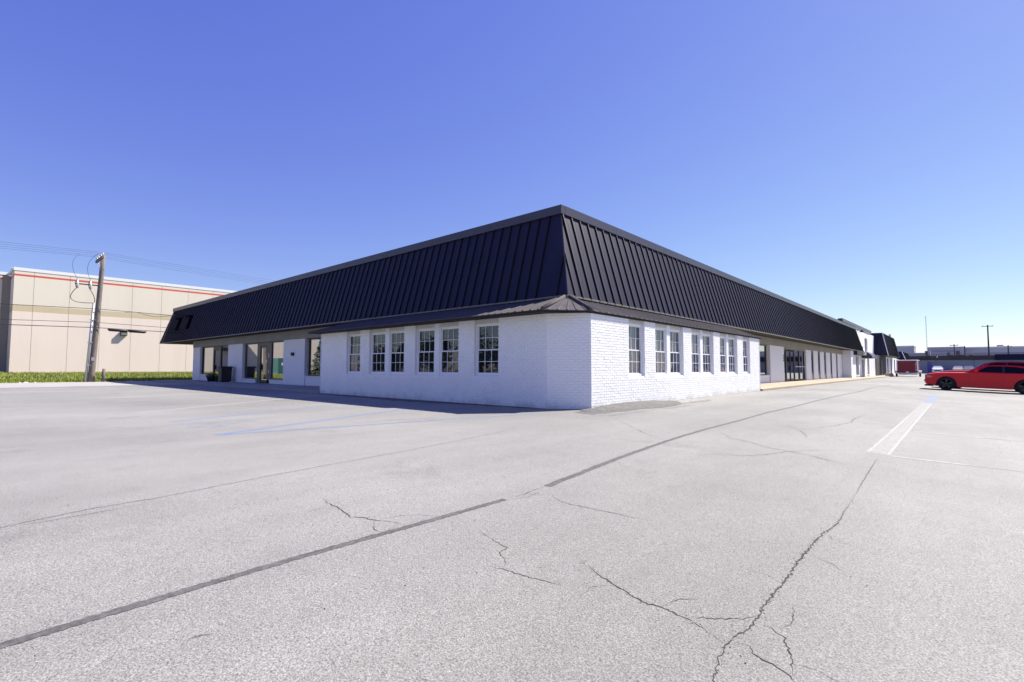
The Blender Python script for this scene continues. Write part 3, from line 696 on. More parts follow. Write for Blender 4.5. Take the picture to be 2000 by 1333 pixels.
# eave trim and top fascia, in lengths
et = MB(); et.box(LX-.02, EX+.03, EY-.035, EY+.05, EZ-.035, EZ+.018); et.box(EX-.05, EX+.035, EY+.05, RY, EZ-.035, EZ+.018); et.box(LX-.02, LX+.06, EY+.05, RY, EZ-.035, EZ+.018)
et.build('eave_trim', M_TRIM, bld)
k = 0; x = TX+.09
while x > LX+.72:
    x1 = max(x-3.05, LX+.66)
    MB().box(x1+.004, x-.004, TY-.09, TY+.12, TZ-.03, 5.975).build('fascia_board', M_FASCIA, mansard); x = x1
y = TY+.12
while y < RY:
    y1 = min(y+3.05, RY+.05)
    MB().box(TX-.12, TX+.09, y+.004, y1-.004, TZ-.03, 5.975).build('fascia_board', M_FASCIA, mansard); y = y1
MB().box(LX+.66, LX+.87, TY+.12, RY, TZ-.03, 5.975).build('fascia_board', M_FASCIA, mansard)
# panels with standing seams; local x along, rises along the slope
def panel_mesh(w, run, rise, name='mansard_panel'):
    m = MB(); L = math.hypot(run, rise); sx, sz = run/L, rise/L      # slope dir (0,sx,sz); normal (0,-sz,sx)
    def P(u, s, h): return (u, sx*s - sz*h, sz*s + sx*h)
    th = .012; r0, r1, rh = .0, .042, .056
    e = random.uniform(0, .003)
    m.face(P(0,0,th), P(w,0,th), P(w,L,th), P(0,L,th), mi=0); m.face(P(0,0,0), P(w,0,0), P(w,0,th), P(0,0,th), mi=0)
    m.face(P(w*.5-.012,0,th+.001), P(w*.5,0,th+.005), P(w*.5,L,th+.005), P(w*.5-.012,L,th+.001), mi=0)
    m.face(P(w*.5,0,th+.005), P(w*.5+.012,0,th+.001), P(w*.5+.012,L,th+.001), P(w*.5,L,th+.005), mi=0)
    m.face(P(r0,0,th), P(r0,0,rh), P(r0,L,rh), P(r0,L,th), mi=1); m.face(P(r0,0,rh), P(r1,0,rh), P(r1,L,rh), P(r0,L,rh), mi=1)
    m.face(P(r1,0,rh), P(r1,0,th), P(r1,L,th), P(r1,L,rh), mi=1); m.face(P(r0,0,th), P(r1,0,th), P(r1,0,rh), P(r0,0,rh), mi=1)
    me = bpy.data.meshes.new(name); me.from_pydata(m.v, [], m.f); me.materials.append(M_METAL); me.materials.append(M_SEAM)
    me.polygons.foreach_set('material_index', m.m); me.update(); return me
WL, WR = .40, .4575
RUN, RISE = TY-EY, TZ-EZ
pmL = [panel_mesh(WL, RUN, RISE) for _ in range(3)]; pmR = [panel_mesh(WR, RUN, RISE) for _ in range(3)]
x = TX - WL
while x > LX + .75:
    o = link('mansard_panel', random.choice(pmL), mansard)
    o.matrix_basis = Matrix.Translation((x, EY, EZ)) @ Matrix.Rotation(random.gauss(0, .0012), 4, 'Z'); x -= WL
xl = x + WL
y = TY
while y + WR < RY + .2:
    o = link('mansard_panel', random.choice(pmR), mansard)
    o.matrix_basis = Matrix.Translation((EX, y, EZ)) @ Matrix.Rotation(math.pi/2 + random.gauss(0, .0012), 4, 'Z'); y += WR
# cut panels in the mitred corners (triangles), one short seam each
def cut_panel(p, q, r, s0, s1, nrm):
    m = MB(); nv = Vector(nrm).normalized()*.012
    m.face(*[tuple(Vector(t)+nv) for t in (p, q, r)])
    d = (Vector(q)-Vector(p)).normalized()*.042; nh = nv*4.2
    a, b_ = Vector(s0), Vector(s1)
    m.hexa([a, a+d, a+d+nh, a+nh, b_, b_+d, b_+d+nh, b_+nh], 1)
    m.build('mansard_panel', [M_METAL, M_SEAM], mansard)
mid = lambda a, b_: tuple((Vector(a)+Vector(b_))/2)
cut_panel((TX, EY, EZ), (EX, EY, EZ), (TX, TY, TZ), mid((TX, EY, EZ), (EX, EY, EZ)), mid((EX, EY, EZ), (TX, TY, TZ)), (0, -RISE, RUN))
cut_panel((EX, EY, EZ), (EX, TY, EZ), (TX, TY, TZ), mid((EX, EY, EZ), (EX, TY, EZ)), mid((EX, EY, EZ), (TX, TY, TZ)), (RISE, 0, RUN))
cut_panel((LX, EY, EZ), (xl, EY, EZ), (LX+.75, TY, TZ), ((LX+.45), EY, EZ), ((LX+.45), EY+.45, EZ+.45*RISE/RUN), (0, -RISE, RUN))
mb = MB(); mb.tube([(EX+.01, EY-.01, EZ), (TX+.01, TY-.01, TZ)], .028, 6); mb.build('hip_cap', M_METAL, mansard)
mb = MB(); mb.tube([(LX-.01, EY-.01, EZ), (LX+.74, TY-.01, TZ)], .028, 6); mb.build('hip_cap', M_METAL, mansard)

# two dark T-shaped plates left on the mansard near its end
for xb0, xb1, sb, xs0, xs1, s1, h_ in ((-47.2, -45.3, .69, -46.1, -45.4, .33, .066), (-44.5, -43.1, .70, -43.5, -42.8, .33, .066)):
    m = MB(); Q = lambda x, s_, h: (x, EY+RUN*s_-RISE/math.hypot(RUN, RISE)*h, EZ+RISE*s_+RUN/math.hypot(RUN, RISE)*h)
    for x0_, x1_, a_, b_ in ((xb0, xb1, sb, sb+.03), (xs0, xs1, s1, sb-.001)):
        m.hexa([Q(x0_, a_, .05), Q(x1_, a_, .05), Q(x1_, a_, h_), Q(x0_, a_, h_), Q(x0_, b_, .05), Q(x1_, b_, .05), Q(x1_, b_, h_), Q(x0_, b_, h_)])
    m.build('sign_plate', M_MATT, mansard)

# ---- main walls under the mansard
SB = 2.57   # underside of the stucco band
MB().box(-43.95, WX, WY-.02, WY+.4, SB, EZ-.012).build('stucco_band', M_STUCCO, bld)
MB().box(WX-.4, WX+.02, WY-.02, 63.3, SB, EZ-.012).build('stucco_band', M_STUCCO, bld)
def pier(x0, x1, y0, y1, z1=SB-.002, z0=SW): return MB().box(x0, x1, y0, y1, z0, z1).build('pier', M_PIER, bld)
pier(-43.93, -42.3, WY, WY+.45); pier(-36.6, -34.1, WY, WY+.45); pier(-28.15, -25.6, WY, WY+.45)
MB().box(-43.9, -43.6, WY+.46, 70, SW, EZ-.02).build('end_wall', M_PIER, bld)
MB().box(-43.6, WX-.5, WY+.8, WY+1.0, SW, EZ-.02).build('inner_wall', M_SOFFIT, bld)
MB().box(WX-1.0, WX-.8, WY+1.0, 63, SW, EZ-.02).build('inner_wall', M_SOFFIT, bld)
def sill_wall(x0, x1, z, y=WY+.05):
    MB().box(x0, x1, y, y+.3, SW, z-.04).build('sill_wall', M_PIER, bld)
    MB().box(x0-.0, x1+.0, y-.05, y+.3, z-.038, z).build('sill', M_WHITE, bld)
sill_wall(-42.29, -39.75, .56); sill_wall(-38.25, -36.61, .56)
sill_wall(-34.09, -32.0, .34, WY+.02); sill_wall(-30.0, -28.16, .34, WY+.02)
sill_wall(-25.59, -19.3, .60)
def storefront(put, spans, zt, glass=M_GLASSS, name='storefront', fm=M_FRAME):
    """put(a,d,z); spans: (kind, a0, a1, z0); bars between"""
    fr = MB()
    def bx(m, a0, a1, d0, d1, z0, z1):
        p, q = put(a0, d0, z0), put(a1, d1, z1); m.box(p[0], q[0], p[1], q[1], z0, z1)
    a_lo = min(s[1] for s in spans)-.07; a_hi = max(s[2] for s in spans)+.07
    bx(fr, a_lo, a_hi, .10, .22, zt-.07, zt)
    edges = sorted(set([a_lo+.07] + [s[2] for s in spans]))
    last = a_lo
    for s in spans:
        bx(fr, last, s[1], .10, .22, s[3] if s[0] == 'w' else SW+.002, zt-.071); last = s[2]
        if s[0] == 'w': bx(fr, s[1]+.001, s[2]-.001, .10, .22, s[3], s[3]+.07)
    bx(fr, last, a_hi, .10, .22, spans[-1][3] if spans[-1][0] == 'w' else SW+.002, zt-.071)
    fo = fr.build(name, fm, bld)
    for s in spans:
        g = MB()
        if s[0] == 'w':
            bx(g, s[1]+.002, s[2]-.002, .155, .167, s[3]+.072, zt-.073); g.build('pane', glass, fo)
        else:
            z1 = min(zt-.08, 2.32); d = MB(); r = .075
            a0, a1 = s[1]+.006, s[2]-.006
            bx(d, a0, a0+r, .13, .175, SW+.012, z1); bx(d, a1-r, a1, .13, .175, SW+.012, z1); bx(d, a0+r, a1-r, .13, .175, z1-r, z1); bx(d, a0+r, a1-r, .13, .175, SW+.012, SW+.19)
            d.build('door_leaf', M_FRAME, fo)
            bx(g, a0+r+.001, a1-r-.001, .147, .158, SW+.191, z1-r-.001); g.build('pane', glass, fo)
            if zt-.075-z1 > .12:
                t = MB(); bx(t, s[1]+.001, s[2]-.001, .10, .22, z1+.004, zt-.073); t.build('transom_bar', fm, fo)
            hnd = MB(); hz = 1.05
            side = a0+.02 if s[4] < 0 else a1-.02-.05
            bx(hnd, side-.02, side+.09, .06, .129, hz-.13, hz+.17); hnd.build('door_handle', M_BLACK, fo)
    return fo
pl = lambda a, d, z: (a, WY+d, z)
storefront(pl, [('w', -42.1, -39.75, .56), ('d', -39.6, -38.45, 0, -1), ('w', -38.25, -36.7, .56)], SB-.004)
storefront(pl, [('w', -33.85, -32.0, .34), ('d', -31.55, -30.55, 0, -1), ('w', -29.95, -28.3, .34)], SB-.004, fm=M_FRAMEG)
storefront(pl, [('w', -25.3, -20.2, .60)], SB-.004)
MB().box(-30.33, -30.27, WY+.092, WY+.099, 1.62, 1.88).build('paper_notice', M_WHITE, bld)
MB().box(-30.30, -30.25, WY+.092, WY+.099, .72, .90).build('paper_notice', M_WHITE, bld)
wl = MB(); wl.box(-26.98, -26.80, WY-.10, WY-.001, 1.68, 1.86); wl.box(-26.96, -26.82, WY-.13, WY-.1005, 1.70, 1.84)
wl.build('wall_lamp', M_BLACK, bld)
# long wall facing the drive
pr = lambda a, d, z: (WX-d, a, z)
MB().box(WX-.45, WX, 24.6, 30.2, SW, SB-.002).build('pier', M_PIER, bld)
sw_ = MB(); sw_.box(WX-.35, WX-.05, 30.21, 35.6, SW, .56); sw_.build('sill_wall', M_PIER, bld)
MB().box(WX-.35, WX+.0, 30.21, 35.6, .562, .60).build('sill', M_WHITE, bld)
storefront(pr, [('w', 30.4, 35.15, .60)], SB-.004)
pier(WX-.45, WX, 35.7, 39.2)
storefront(pr, [('w', 39.4, 40.2, .16), ('d', 40.35, 41.5, 0, 1), ('d', 41.55, 42.7, 0, -1), ('w', 42.85, 44.3, .16), ('w', 44.5, 46.0, .16)], SB-.10)
MB().box(WX-.2, WX-.06, 39.25, 46.15, SB-.095, SB-.004).build('door_head', M_STUCCO, bld)
MB().box(WX-.20, WX-.085, 42.86, 45.99, 1.16, 1.22).build('push_rail', M_GALV, bld)
slots = [48.1, 50.85, 53.6, 56.6, 59.65]
prev = 46.2
for s in slots:
    pier(WX-.45, WX, prev, s)
    gp = MB(); gp.box(WX-.05, WX-.035, s+.005, s+.945, SW, SB-.004); gp.build('slot_window', M_SLOT, bld)
    prev = s + .95
pier(WX-.45, WX, prev, 63.3)
for k in range(3):
    MB().box(WX+.001, WX+.02, 38.98, 39.10, 1.55+k*.17, 1.66+k*.17).build('number_plate', M_FRAME, bld)

# ------------------------------------------------------------------ annex: white two-storey unit past the mansard
anx = thing('white_annex', 'white two storey unit with a curved black awning beyond the mansard roof', 'building', (-8.3, 64, 0))
AX = -8.30
def wall_with_holes(name, x, y0, y1, z0, z1, holes, m, parent, t=.35):
    b = MB(); ysp = sorted(set([y0, y1] + [h[0] for h in holes] + [h[1] for h in holes])); zsp = sorted(set([z0, z1] + [h[2] for h in holes] + [h[3] for h in holes]))
    for a, c in zip(ysp, ysp[1:]):
        for e, g in zip(zsp, zsp[1:]):
            ym, zm = (a+c)/2, (e+g)/2
            if any(h[0] < ym < h[1] and h[2] < zm < h[3] for h in holes): continue
            b.face((x, a, e), (x, c, e), (x, c, g), (x, a, g))
    for h in holes:
        b.face((x, h[0], h[2]), (x, h[0], h[3]), (x-t, h[0], h[3]), (x-t, h[0], h[2])); b.face((x, h[1], h[3]), (x, h[1], h[2]), (x-t, h[1], h[2]), (x-t, h[1], h[3]))
        b.face((x, h[0], h[2]), (x-t, h[0], h[2]), (x-t, h[1], h[2]), (x, h[1], h[2])); b.face((x, h[0], h[3]), (x, h[1], h[3]), (x-t, h[1], h[3]), (x-t, h[0], h[3]))
    b.face((x, y0, z0), (x, y0, z1), (x-6, y0, z1), (x-6, y0, z0)); b.face((x, y1, z1), (x, y1, z0), (x-6, y1, z0), (x-6, y1, z1))
    b.face((x, y0, z1), (x, y1, z1), (x-6, y1, z1), (x-6, y0, z1))
    return b.build(name, m, parent)
holes = [(61.4, 62.2, SW, 2.25), (66.7, 69.0, .35, 2.5), (71.5, 73.7, SW, 2.15), (76.1, 78.0, .35, 2.35)]
wall_with_holes('lower_wall', AX, 57.5 + 5.85, 80.0, 0, 3.0, [h for h in holes if h[0] > 63.4], M_ANX, anx)
# splayed white buttress at the joint with the long wall
MB().hexa([(WX+.02, 63.32, SW), (AX+.06, 63.32, SW), (AX+.06, 64.3, SW), (WX+.02, 64.3, SW), (WX+.02, 63.32, EZ-.03), (AX-.45, 63.32, EZ-.03), (AX-.45, 64.3, EZ-.03), (WX+.02, 64.3, EZ-.03)]).build('buttress', M_ANX, anx)
wall_with_holes('upper_wall', AX-.65, 71.85, 86.5, 3.0, 6.1, [(80.2, 82.9, 3.2, 5.15)], M_ANX, anx)
for h in holes:
    if h[0] < 63.4: continue
    if h[2] > .2:
        w_ = MB().box(AX-.22, AX-.20, h[0], h[1], h[2], h[3]).build('window', M_SLOT, anx)
        MB().box(AX-.34, AX+.06, h[0]-.05, h[1]+.05, h[2]-.10, h[2]-.002).build('sill', M_WHITE, w_)
    else:
        d_ = MB().box(AX-.24, AX-.20, h[0], h[1], h[2], h[3]-.01).build('door', M_FRAME, anx)
        MB().box(AX-.199, AX-.15, h[0]+.15, h[0]+.22, 1.0, 1.25).build('door_handle', M_GALV, d_)
MB().box(AX-.87, AX-.85, 80.2, 82.9, 3.2, 5.15).build('window', M_SLOT, anx)
MB().box(AX-1.0, AX-.58, 63.0, 87, 6.1, 6.44).build('parapet', M_FASCIA, anx)
MB().box(AX-.649, AX-.62, 72.1, 86, 5.86, 5.90).build('cable_run', M_BLACK, anx)
MB().box(AX-6, AX-1.01, 63, 87, 5.98, 6.36).build('roof_deck', M_ROOF, anx)
MB().box(AX+.001, AX+.35, 65.2, 71.2, 2.56, 2.98).build('sign_box', M_BLACK, anx)
# quarter-round awning
aw = MB(); N = 9
for i in range(N+1):
    t = math.pi/2*i/N; xx = AX + 1.05*math.sin(t); zz = 2.30 + .80*math.cos(t)
    aw.v += [(xx, 71.2, zz), (xx, 74.6, zz)]
for i in range(N): aw.f.append((2*i, 2*i+1, 2*i+3, 2*i+2)); aw.m.append(0)
for k in (0, 1):
    aw.f.append(tuple(2*i+k for i in range(N+1)) + (len(aw.v),)); aw.m.append(0); aw.v.append((AX, 71.2 if k == 0 else 74.6, 2.30))
awn = aw.build('awning', M_FASCIA, anx)
MB().tube([(AX+1.07*math.sin(math.pi/2*i/N), 74.62, 2.30+.82*math.cos(math.pi/2*i/N)) for i in range(N+1)], .05, 6).build('awning_piping', M_WHITE, awn)
lp = MB(); lp.tube([(AX-.66, 73.6, 5.6), (AX-.4, 73.6, 5.95), (AX-.15, 73.6, 5.8)], .03, 6); lp.lathe([(.05, .0), (.09, -.12), (.28, -.3), (.26, -.3)], 12, (AX-.15, 73.6, 5.82)); lp.build('gooseneck_lamp', M_BLACK, anx, True)
lp = MB(); lp.box(AX-.649, AX-.45, 76.6, 76.8, 3.6, 3.85); lp.build('flood_lamp', M_BLACK, anx)
lp = MB(); lp.box(AX+.36, AX+.6, 69.6, 69.95, 2.60, 2.98); lp.build('loudspeaker', M_WHITE, anx)

# ------------------------------------------------------------------ dark mansard block and the units behind it
def mansard_unit(name, label, y0, y1, xb, xt, zb, zt, wallx, parts):
    t = thing(name, label, 'building', (wallx, y0, 0))
    m = MB(); inset = (xb-xt)
    lo = [(wallx-4, y0, zb), (xb, y0, zb), (xb, y1, zb), (wallx-4, y1, zb)]
    hi = [(wallx-4, y0+inset, zt), (xt, y0+inset, zt), (xt, y1-inset, zt), (wallx-4, y1-inset, zt)]
    m.hexa(lo+hi); rf = m.build('mansard_roof', M_METAL, t)
    n = int((xb-wallx+3.9)/.45)
    for k in range(n):
        u = wallx-3.9 + k*.45
        if u > xt: break
        MB().hexa([(u, y0-.03, zb+.01), (u+.05, y0-.03, zb+.01), (u+.05, y0+.02, zb+.01), (u, y0+.02, zb+.01), (u, y0+inset-.03, zt), (u+.05, y0+inset-.03, zt), (u+.05, y0+inset+.02, zt), (u, y0+inset+.02, zt)]).build('seam', M_SEAM, rf)
    n = int((y1-y0)/.6)
    for k in range(1, n):
        v = y0 + k*(y1-y0)/n
        if v < y0+inset or v > y1-inset: continue
        MB().hexa([(xb-.02, v, zb+.01), (xb+.03, v, zb+.01), (xb+.03, v+.06, zb+.01), (xb-.02, v+.06, zb+.01), (xt-.02, v, zt), (xt+.03, v, zt), (xt+.03, v+.06, zt), (xt-.02, v+.06, zt)]).build('seam', M_SEAM, rf)
    MB().tube([(xb+.02, y0-.02, zb), (xt+.02, y0+inset-.02, zt)], .055, 6).build('hip_flashing', M_WHC, rf)
    return t
blk = mansard_unit('dark_mansard_unit', 'tall black mansard canopy with a pale hip over a dark plank entrance', 90.0, 110.0, -7.30, -7.95, 3.0, 6.35, -8.3, None)
b = MB(); b.box(-12, -8.3, 80.02, 118, 0, 2.985); b.build('wall', M_ANX, blk)
MB().box(-12.2, -8.97, 86.6, 118, 2.99, 5.9).build('upper_wall', M_ANX, blk)
MB().box(-12.2, -8.85, 112, 118.3, 5.901, 6.2).build('parapet', M_WHC, blk)
for k in range(14):
    y = 84.3 + k*.95
    MB().box(-8.299, -8.23+.02*(k % 2), y, y+.90, SW, 2.98).build('plank', M_PLANK, blk)
MB().box(-8.2, -8.16, 90.2, 91.6, SW, 2.3).build('door', M_BLACK, blk)
for y in (100.4, 106.0, 112.2):
    MB().box(-8.299, -8.27, y, y+1.3, .4, 2.7).build('window', M_SLOT, blk)
MB().box(-8.969, -8.93, 113.5, 114.6, 3.6, 5.2).build('window', M_SLOT, blk)
MB().tube([(-8.9, 114, 5.9), (-8.9, 114, 7.4)], .16, 10).build('flue_pipe', M_GALV, blk)
un2 = mansard_unit('low_mansard_unit', 'low white unit with a short black mansard behind the red trailer', 128.0, 146.0, -7.6, -8.2, 2.9, 4.6, -8.6, None)
MB().box(-14, -8.6, 118.05, 149, 0, 2.95).build('wall', M_ANX, un2)
MB().tube([(-11.5, 140, 4.4), (-11.5, 140, 5.7)], 1.0, 14).build('roof_tank', M_WHC, un2, True)

# ------------------------------------------------------------------ far buildings across the lot
fb = thing('grey_workshop', 'low blue grey workshop with dark fascia and a blue door across the far lot', 'building', (0, 150, .05))
MB().box(-8.6, 30, 150, 170, -.2, 3.10).build('wall', M_FARG, fb)
MB().box(-8.7, 6.30, 149.6, 170, 3.102, 4.05).build('fascia', M_FARD, fb)
m = MB(); m.hexa([(6.32, 149.0, 3.0), (32, 149.0, 3.0), (32, 151, 3.0), (6.32, 151, 3.0), (6.32, 149.5, 4.25), (32, 149.5, 4.25), (32, 151, 4.25), (6.32, 151, 4.25)]); rf = m.build('mansard_roof', M_METAL, fb)
for k in range(40):
    x = 6.4+k*.6
    MB().hexa([(x, 148.95, 3.0), (x+.07, 148.95, 3.0), (x+.07, 149.02, 3.0), (x, 149.02, 3.0), (x, 149.45, 4.25), (x+.07, 149.45, 4.25), (x+.07, 149.52, 4.25), (x, 149.52, 4.25)]).build('seam', M_SEAM, rf)
d = MB().box(-4.98, -4.18, 149.95, 149.999, .1, 2.25).build('door', M_FARDOOR, fb)
MB().box(-4.30, -4.24, 149.9, 149.949, 1.0, 1.15).build('door_handle', M_GALV, d)
MB().box(-5.0, -4.35, 149.96, 149.998, 2.42, 2.60).build('door_sign', M_FARD, fb)
MB().box(-4.25, -3.95, 149.8, 149.999, 2.42, 2.52).build('door_lamp', M_BLACK, fb)
for x in (-3.45, 3.0): MB().tube([(x, 149.93, .1), (x, 149.93, 3.1)], .05, 6).build('downpipe', M_FARG, fb)
MB().lathe([(.0, .18), (.14, .12), (.17, 0), (.12, -.08)], 10, (-3.2, 149.5, 3.75)).build('fascia_lamp', M_PORC, fb)
def hvac(x, y, w, d, h, label, z=4.05):
    t = thing('hvac_unit', label, 'hvac unit', (x, y, z), group='rooftop units on the grey workshop')
    MB().box(x, x+w, y, y+d, z+.15, z+h).build('casing', M_HVAC, t); MB().box(x+.05, x+w-.05, y+.05, y+d-.05, z-.01, z+.149).build('curb', M_GRILL, t)
    g = MB().box(x+w*.08, x+w*.55, y-.02, y-.001, z+.25, z+h-.1).build('grille', M_GRILL, t)
    for k in range(4):
        zz = z+.3+k*(h-.45)/4; MB().box(x+w*.08, x+w*.55, y-.05, y-.021, zz, zz+.04).build('louvre', M_HVAC, g)
hvac(-5.4, 151.5, 1.0, 1.2, 1.25, 'leftmost beige hvac unit with dark grille on the workshop roof')
hvac(-1.6, 151.2, 1.2, 1.2, .85, 'small beige hvac unit second from left on the workshop roof')
hvac(-.1, 151.2, 1.5, 1.4, 1.2, 'largest beige hvac unit with dark grille mid workshop roof')
hvac(2.2, 151.8, .7, .8, .6, 'smallest pale hvac box right of the largest rooftop unit')
fw = thing('pale_factory', 'long pale grey factory block rising behind the workshop roof', 'building', (6, 230, 0))
MB().box(2.4, 90, 230, 280, -.2, 8.3).build('wall', M_FARB, fw)
MB().box(2.3, 90, 229.7, 280.1, 8.302, 8.6).build('coping', M_WHC, fw)
MB().box(10.5, 12.0, 233, 236, 8.601, 9.2).build('roof_vent', M_FARB2, fw)
fg = thing('grey_factory', 'darker violet grey factory wing joining the pale block', 'building', (-7, 215, 0))
MB().box(-7.2, 2.3, 222, 260, -.2, 8.35).build('wall', M_FARB2, fg); MB().box(-7.3, 2.35, 221.8, 260, 8.352, 8.55).build('coping', M_FARB, fg)
MB().box(-12.5, 45, 205, 221.7, -.2, 6.0).build('front_wing', M_FARB2, fg); MB().box(-12.6, 45.1, 204.8, 221.69, 6.002, 6.25).build('coping', M_FARB, fg)
fl = thing('pale_shed', 'small pale grey shed roof showing above the low mansard unit', 'building', (-13, 230, 0))
MB().box(-18, -11.1, 229, 240, -.2, 9.2).build('wall', M_FARB, fl); MB().box(-18.1, -11.0, 228.8, 240.1, 9.202, 9.5).build('coping', M_WHC, fl)
# masts and poles
def pole(name, label, x, y, z0, z1, r, arm=None, cat='pole', lattice=False):
    t = thing(name, label, cat, (x, y, z0))
    if lattice:
        m = MB(); w = .5
        legs = [(x-w, y), (x+w, y), (x, y+w)]
        for lx, ly in legs: m.tube([(lx, ly, z0), (x+(lx-x)*.3, y+(ly-y)*.3, z1)], .05, 5)
        m.build('tower_leg', M_GALV, t); m = MB(); n = 14
        for k in range(n):
            f0, f1 = k/n, (k+1)/n; P = lambda i, f: (x+(legs[i][0]-x)*(1-.7*f), y+(legs[i][1]-y)*(1-.7*f), z0+(z1-z0)*f)
            for i in range(3): m.tube([P(i, f0), P((i+1) % 3, f1)], .03, 4)
        m.build('bracing', M_GALV, t)
    else:
        MB().tube([(x, y, z0), (x+.05, y, z1)], [r, r*.7], 8).build('shaft', M_WOOD if cat == 'utility pole' else M_FRAME, t)
        if arm:
            MB().box(x-arm, x+arm, y-.08, y+.08, z1-.45, z1-.3).build('crossarm', M_FRAME, t)
            for s in (-.85, 0, .85): MB().box(x+arm*s-.05, x+arm*s+.05, y-.05, y+.05, z1-.299, z1-.1).build('insulator', M_PORC, t)
pole('radio_mast', 'thin lattice radio mast far off left of the factory', -17.0, 520, 0, 44, .1, cat='mast', lattice=True)
pole('antenna_pole', 'tall dark pole with a short arm above the workshop roof', 7.0, 205-10, 0, 13.6, .22, 1.2)
pole('street_pole', 'short dark pole with a double arm left of the tall pole', -.3, 190, 0, 8.2, .16, .9)
pole('street_pole', 'plain short dark pole between the double-armed and tall poles', 1.9, 190, 0, 7.6, .16)
pole('street_pole', 'dark pole with a small arm right of the tall antenna pole', 11.2, 200, 0, 7.9, .2, .8)

# ------------------------------------------------------------------ warehouse on the far side of the verge
WHX = -68.4
wh = thing('warehouse', 'tall beige tilt-up warehouse with a red stripe and white coping', 'building', (WHX, 4, .4))
def wh_panel(x, y0, y1, zt, parent=None):
    b = MB(); g = .012; zs_ = [.2, 6.55, 7.15, 10.02, 10.22, zt]; mi = [2, 1, 0, 3, 0]
    for k in range(5):
        b.face((x, y0+g, zs_[k]), (x, y1-g, zs_[k]), (x, y1-g, zs_[k+1]), (x, y0+g, zs_[k+1]), mi=mi[k])
    b.face((x, y0+g, .2), (x, y0+g, zt), (x-.1, y0+g, zt), (x-.1, y0+g, .2)); b.face((x, y1-g, zt), (x, y1-g, .2), (x-.1, y1-g, .2), (x-.1, y1-g, zt))
    return b.build('wall_panel', [M_WH1, M_WH2, M_WH3, M_WHR], wh)
yy = [3.6, 5.04, 7.74, 10.3, 13.0, 15.75, 18.4, 21.05, 23.8, 26.5, 29.2, 32, 36, 42]
for a, c in zip(yy, yy[1:]): wh_panel(WHX, a, c, 10.55)
for a, c in zip(range(-12, 3, 5), range(-7, 8, 5)): wh_panel(WHX-4, a, min(c, 3.7), 10.5)
b = MB(); b.box(WHX-40, WHX-.06, 3.62, 42, .0, 10.5); b.box(WHX-40, WHX-4.06, -11.98, 3.6, 0, 10.45); b.build('wall_core', M_WHJ, wh)
b = MB(); zs_ = [.2, 6.55, 7.15, 10.02, 10.22, 10.55]; mi = [2, 1, 0, 3, 0]
for k in range(5): b.face((WHX, 3.6, zs_[k]), (WHX-4, 3.6, zs_[k]), (WHX-4, 3.6, zs_[k+1]), (WHX, 3.6, zs_[k+1]), mi=mi[k])
b.build('return_wall', [M_WH1, M_WH2, M_WH3, M_WHR], wh)
b = MB(); b.box(WHX-.5, WHX+.03, 3.55, 42, 10.552, 10.86); b.box(WHX-4.2, WHX-.501, 3.45, 3.75, 10.552, 10.86); b.box(WHX-4.5, WHX-3.95, -12, 3.44, 10.502, 10.8); b.build('coping', M_WHC, wh)
wp = MB(); wp.box(WHX+.01, WHX+.3, 12.05, 12.65, 4.55, 5.0); wp.build('wall_pack_lamp', M_GRILL, wh)
MB().box(WHX+.301, WHX+.32, 12.1, 12.6, 4.6, 4.85).build('lamp_lens', M_LAMP, wh)
MB().hexa([(WHX-3.98, -1.5, 3.3), (WHX-3.2, -1.5, 3.3), (WHX-3.2, 1.2, 3.3), (WHX-3.98, 1.2, 3.3), (WHX-3.98, -1.5, 3.75), (WHX-3.9, -1.5, 3.75), (WHX-3.9, 1.2, 3.75), (WHX-3.98, 1.2, 3.75)]).build('door_hood', M_FASCIA, wh)

# ------------------------------------------------------------------ utility pole and its lines
PX, PY = -45.5, 6.5
up_ = thing('utility_pole', 'leaning weathered wooden utility pole with crossarm beside the verge', 'utility pole', (PX, PY, .03))
lean = Vector((.0, .36, 9.1))
def pp(h): return Vector((PX, PY, .0)) + lean*(h/9.1)
pb_ = MB(); hs_ = [0, .6, 2, 4, 6, 8, 9.1]; pb_.tube([tuple(pp(h)) for h in hs_], [.21, .195, .185, .17, .155, .14, .135], 12); pb_.build('shaft', M_WOOD, up_, True)
c = pp(8.75)
MB().box(c.x-1.25, c.x+1.25, c.y-.24, c.y-.13, c.z-.09, c.z+.09).build('crossarm', M_WOOD, up_)
for k, dx in enumerate((-1.1, -.45, .45, 1.1)):
    m = MB(); m.lathe([(.02, 0), (.02, .08), (.06, .09), (.065, .15), (.04, .19), (.05, .22), (.0, .25)], 10, (c.x+dx, c.y-.18, c.z+.09)); m.build('insulator', M_PORC, up_, True)
m = MB(); m.tube([(c.x-.6, c.y-.19, c.z-.1), (c.x, c.y-.12, c.z-.8)], .02, 5); m.tube([(c.x+.6, c.y-.19, c.z-.1), (c.x, c.y-.12, c.z-.8)], .02, 5); m.build('brace', M_GALV, up_)
q0, q1 = pp(.15), pp(5.6); m = MB(); m.tube([(q0.x+.05, q0.y-.30, .05), (q1.x+.05, q1.y-.27, 5.6)], .075, 8); m.build('conduit', M_GALV, up_, True)
for h in (1.2, 2.8, 4.4): 
    p = pp(h); MB().box(p.x-.08, p.x+.16, p.y-.40, p.y-.1, h-.02, h+.02).build('conduit_strap', M_GALV, up_)
c2 = pp(6.85)
MB().box(c2.x-.05, c2.x+.05, c2.y-1.35, c2.y-.14, c2.z-.02, c2.z+.05).build('cutout_bracket', M_FRAME, up_)
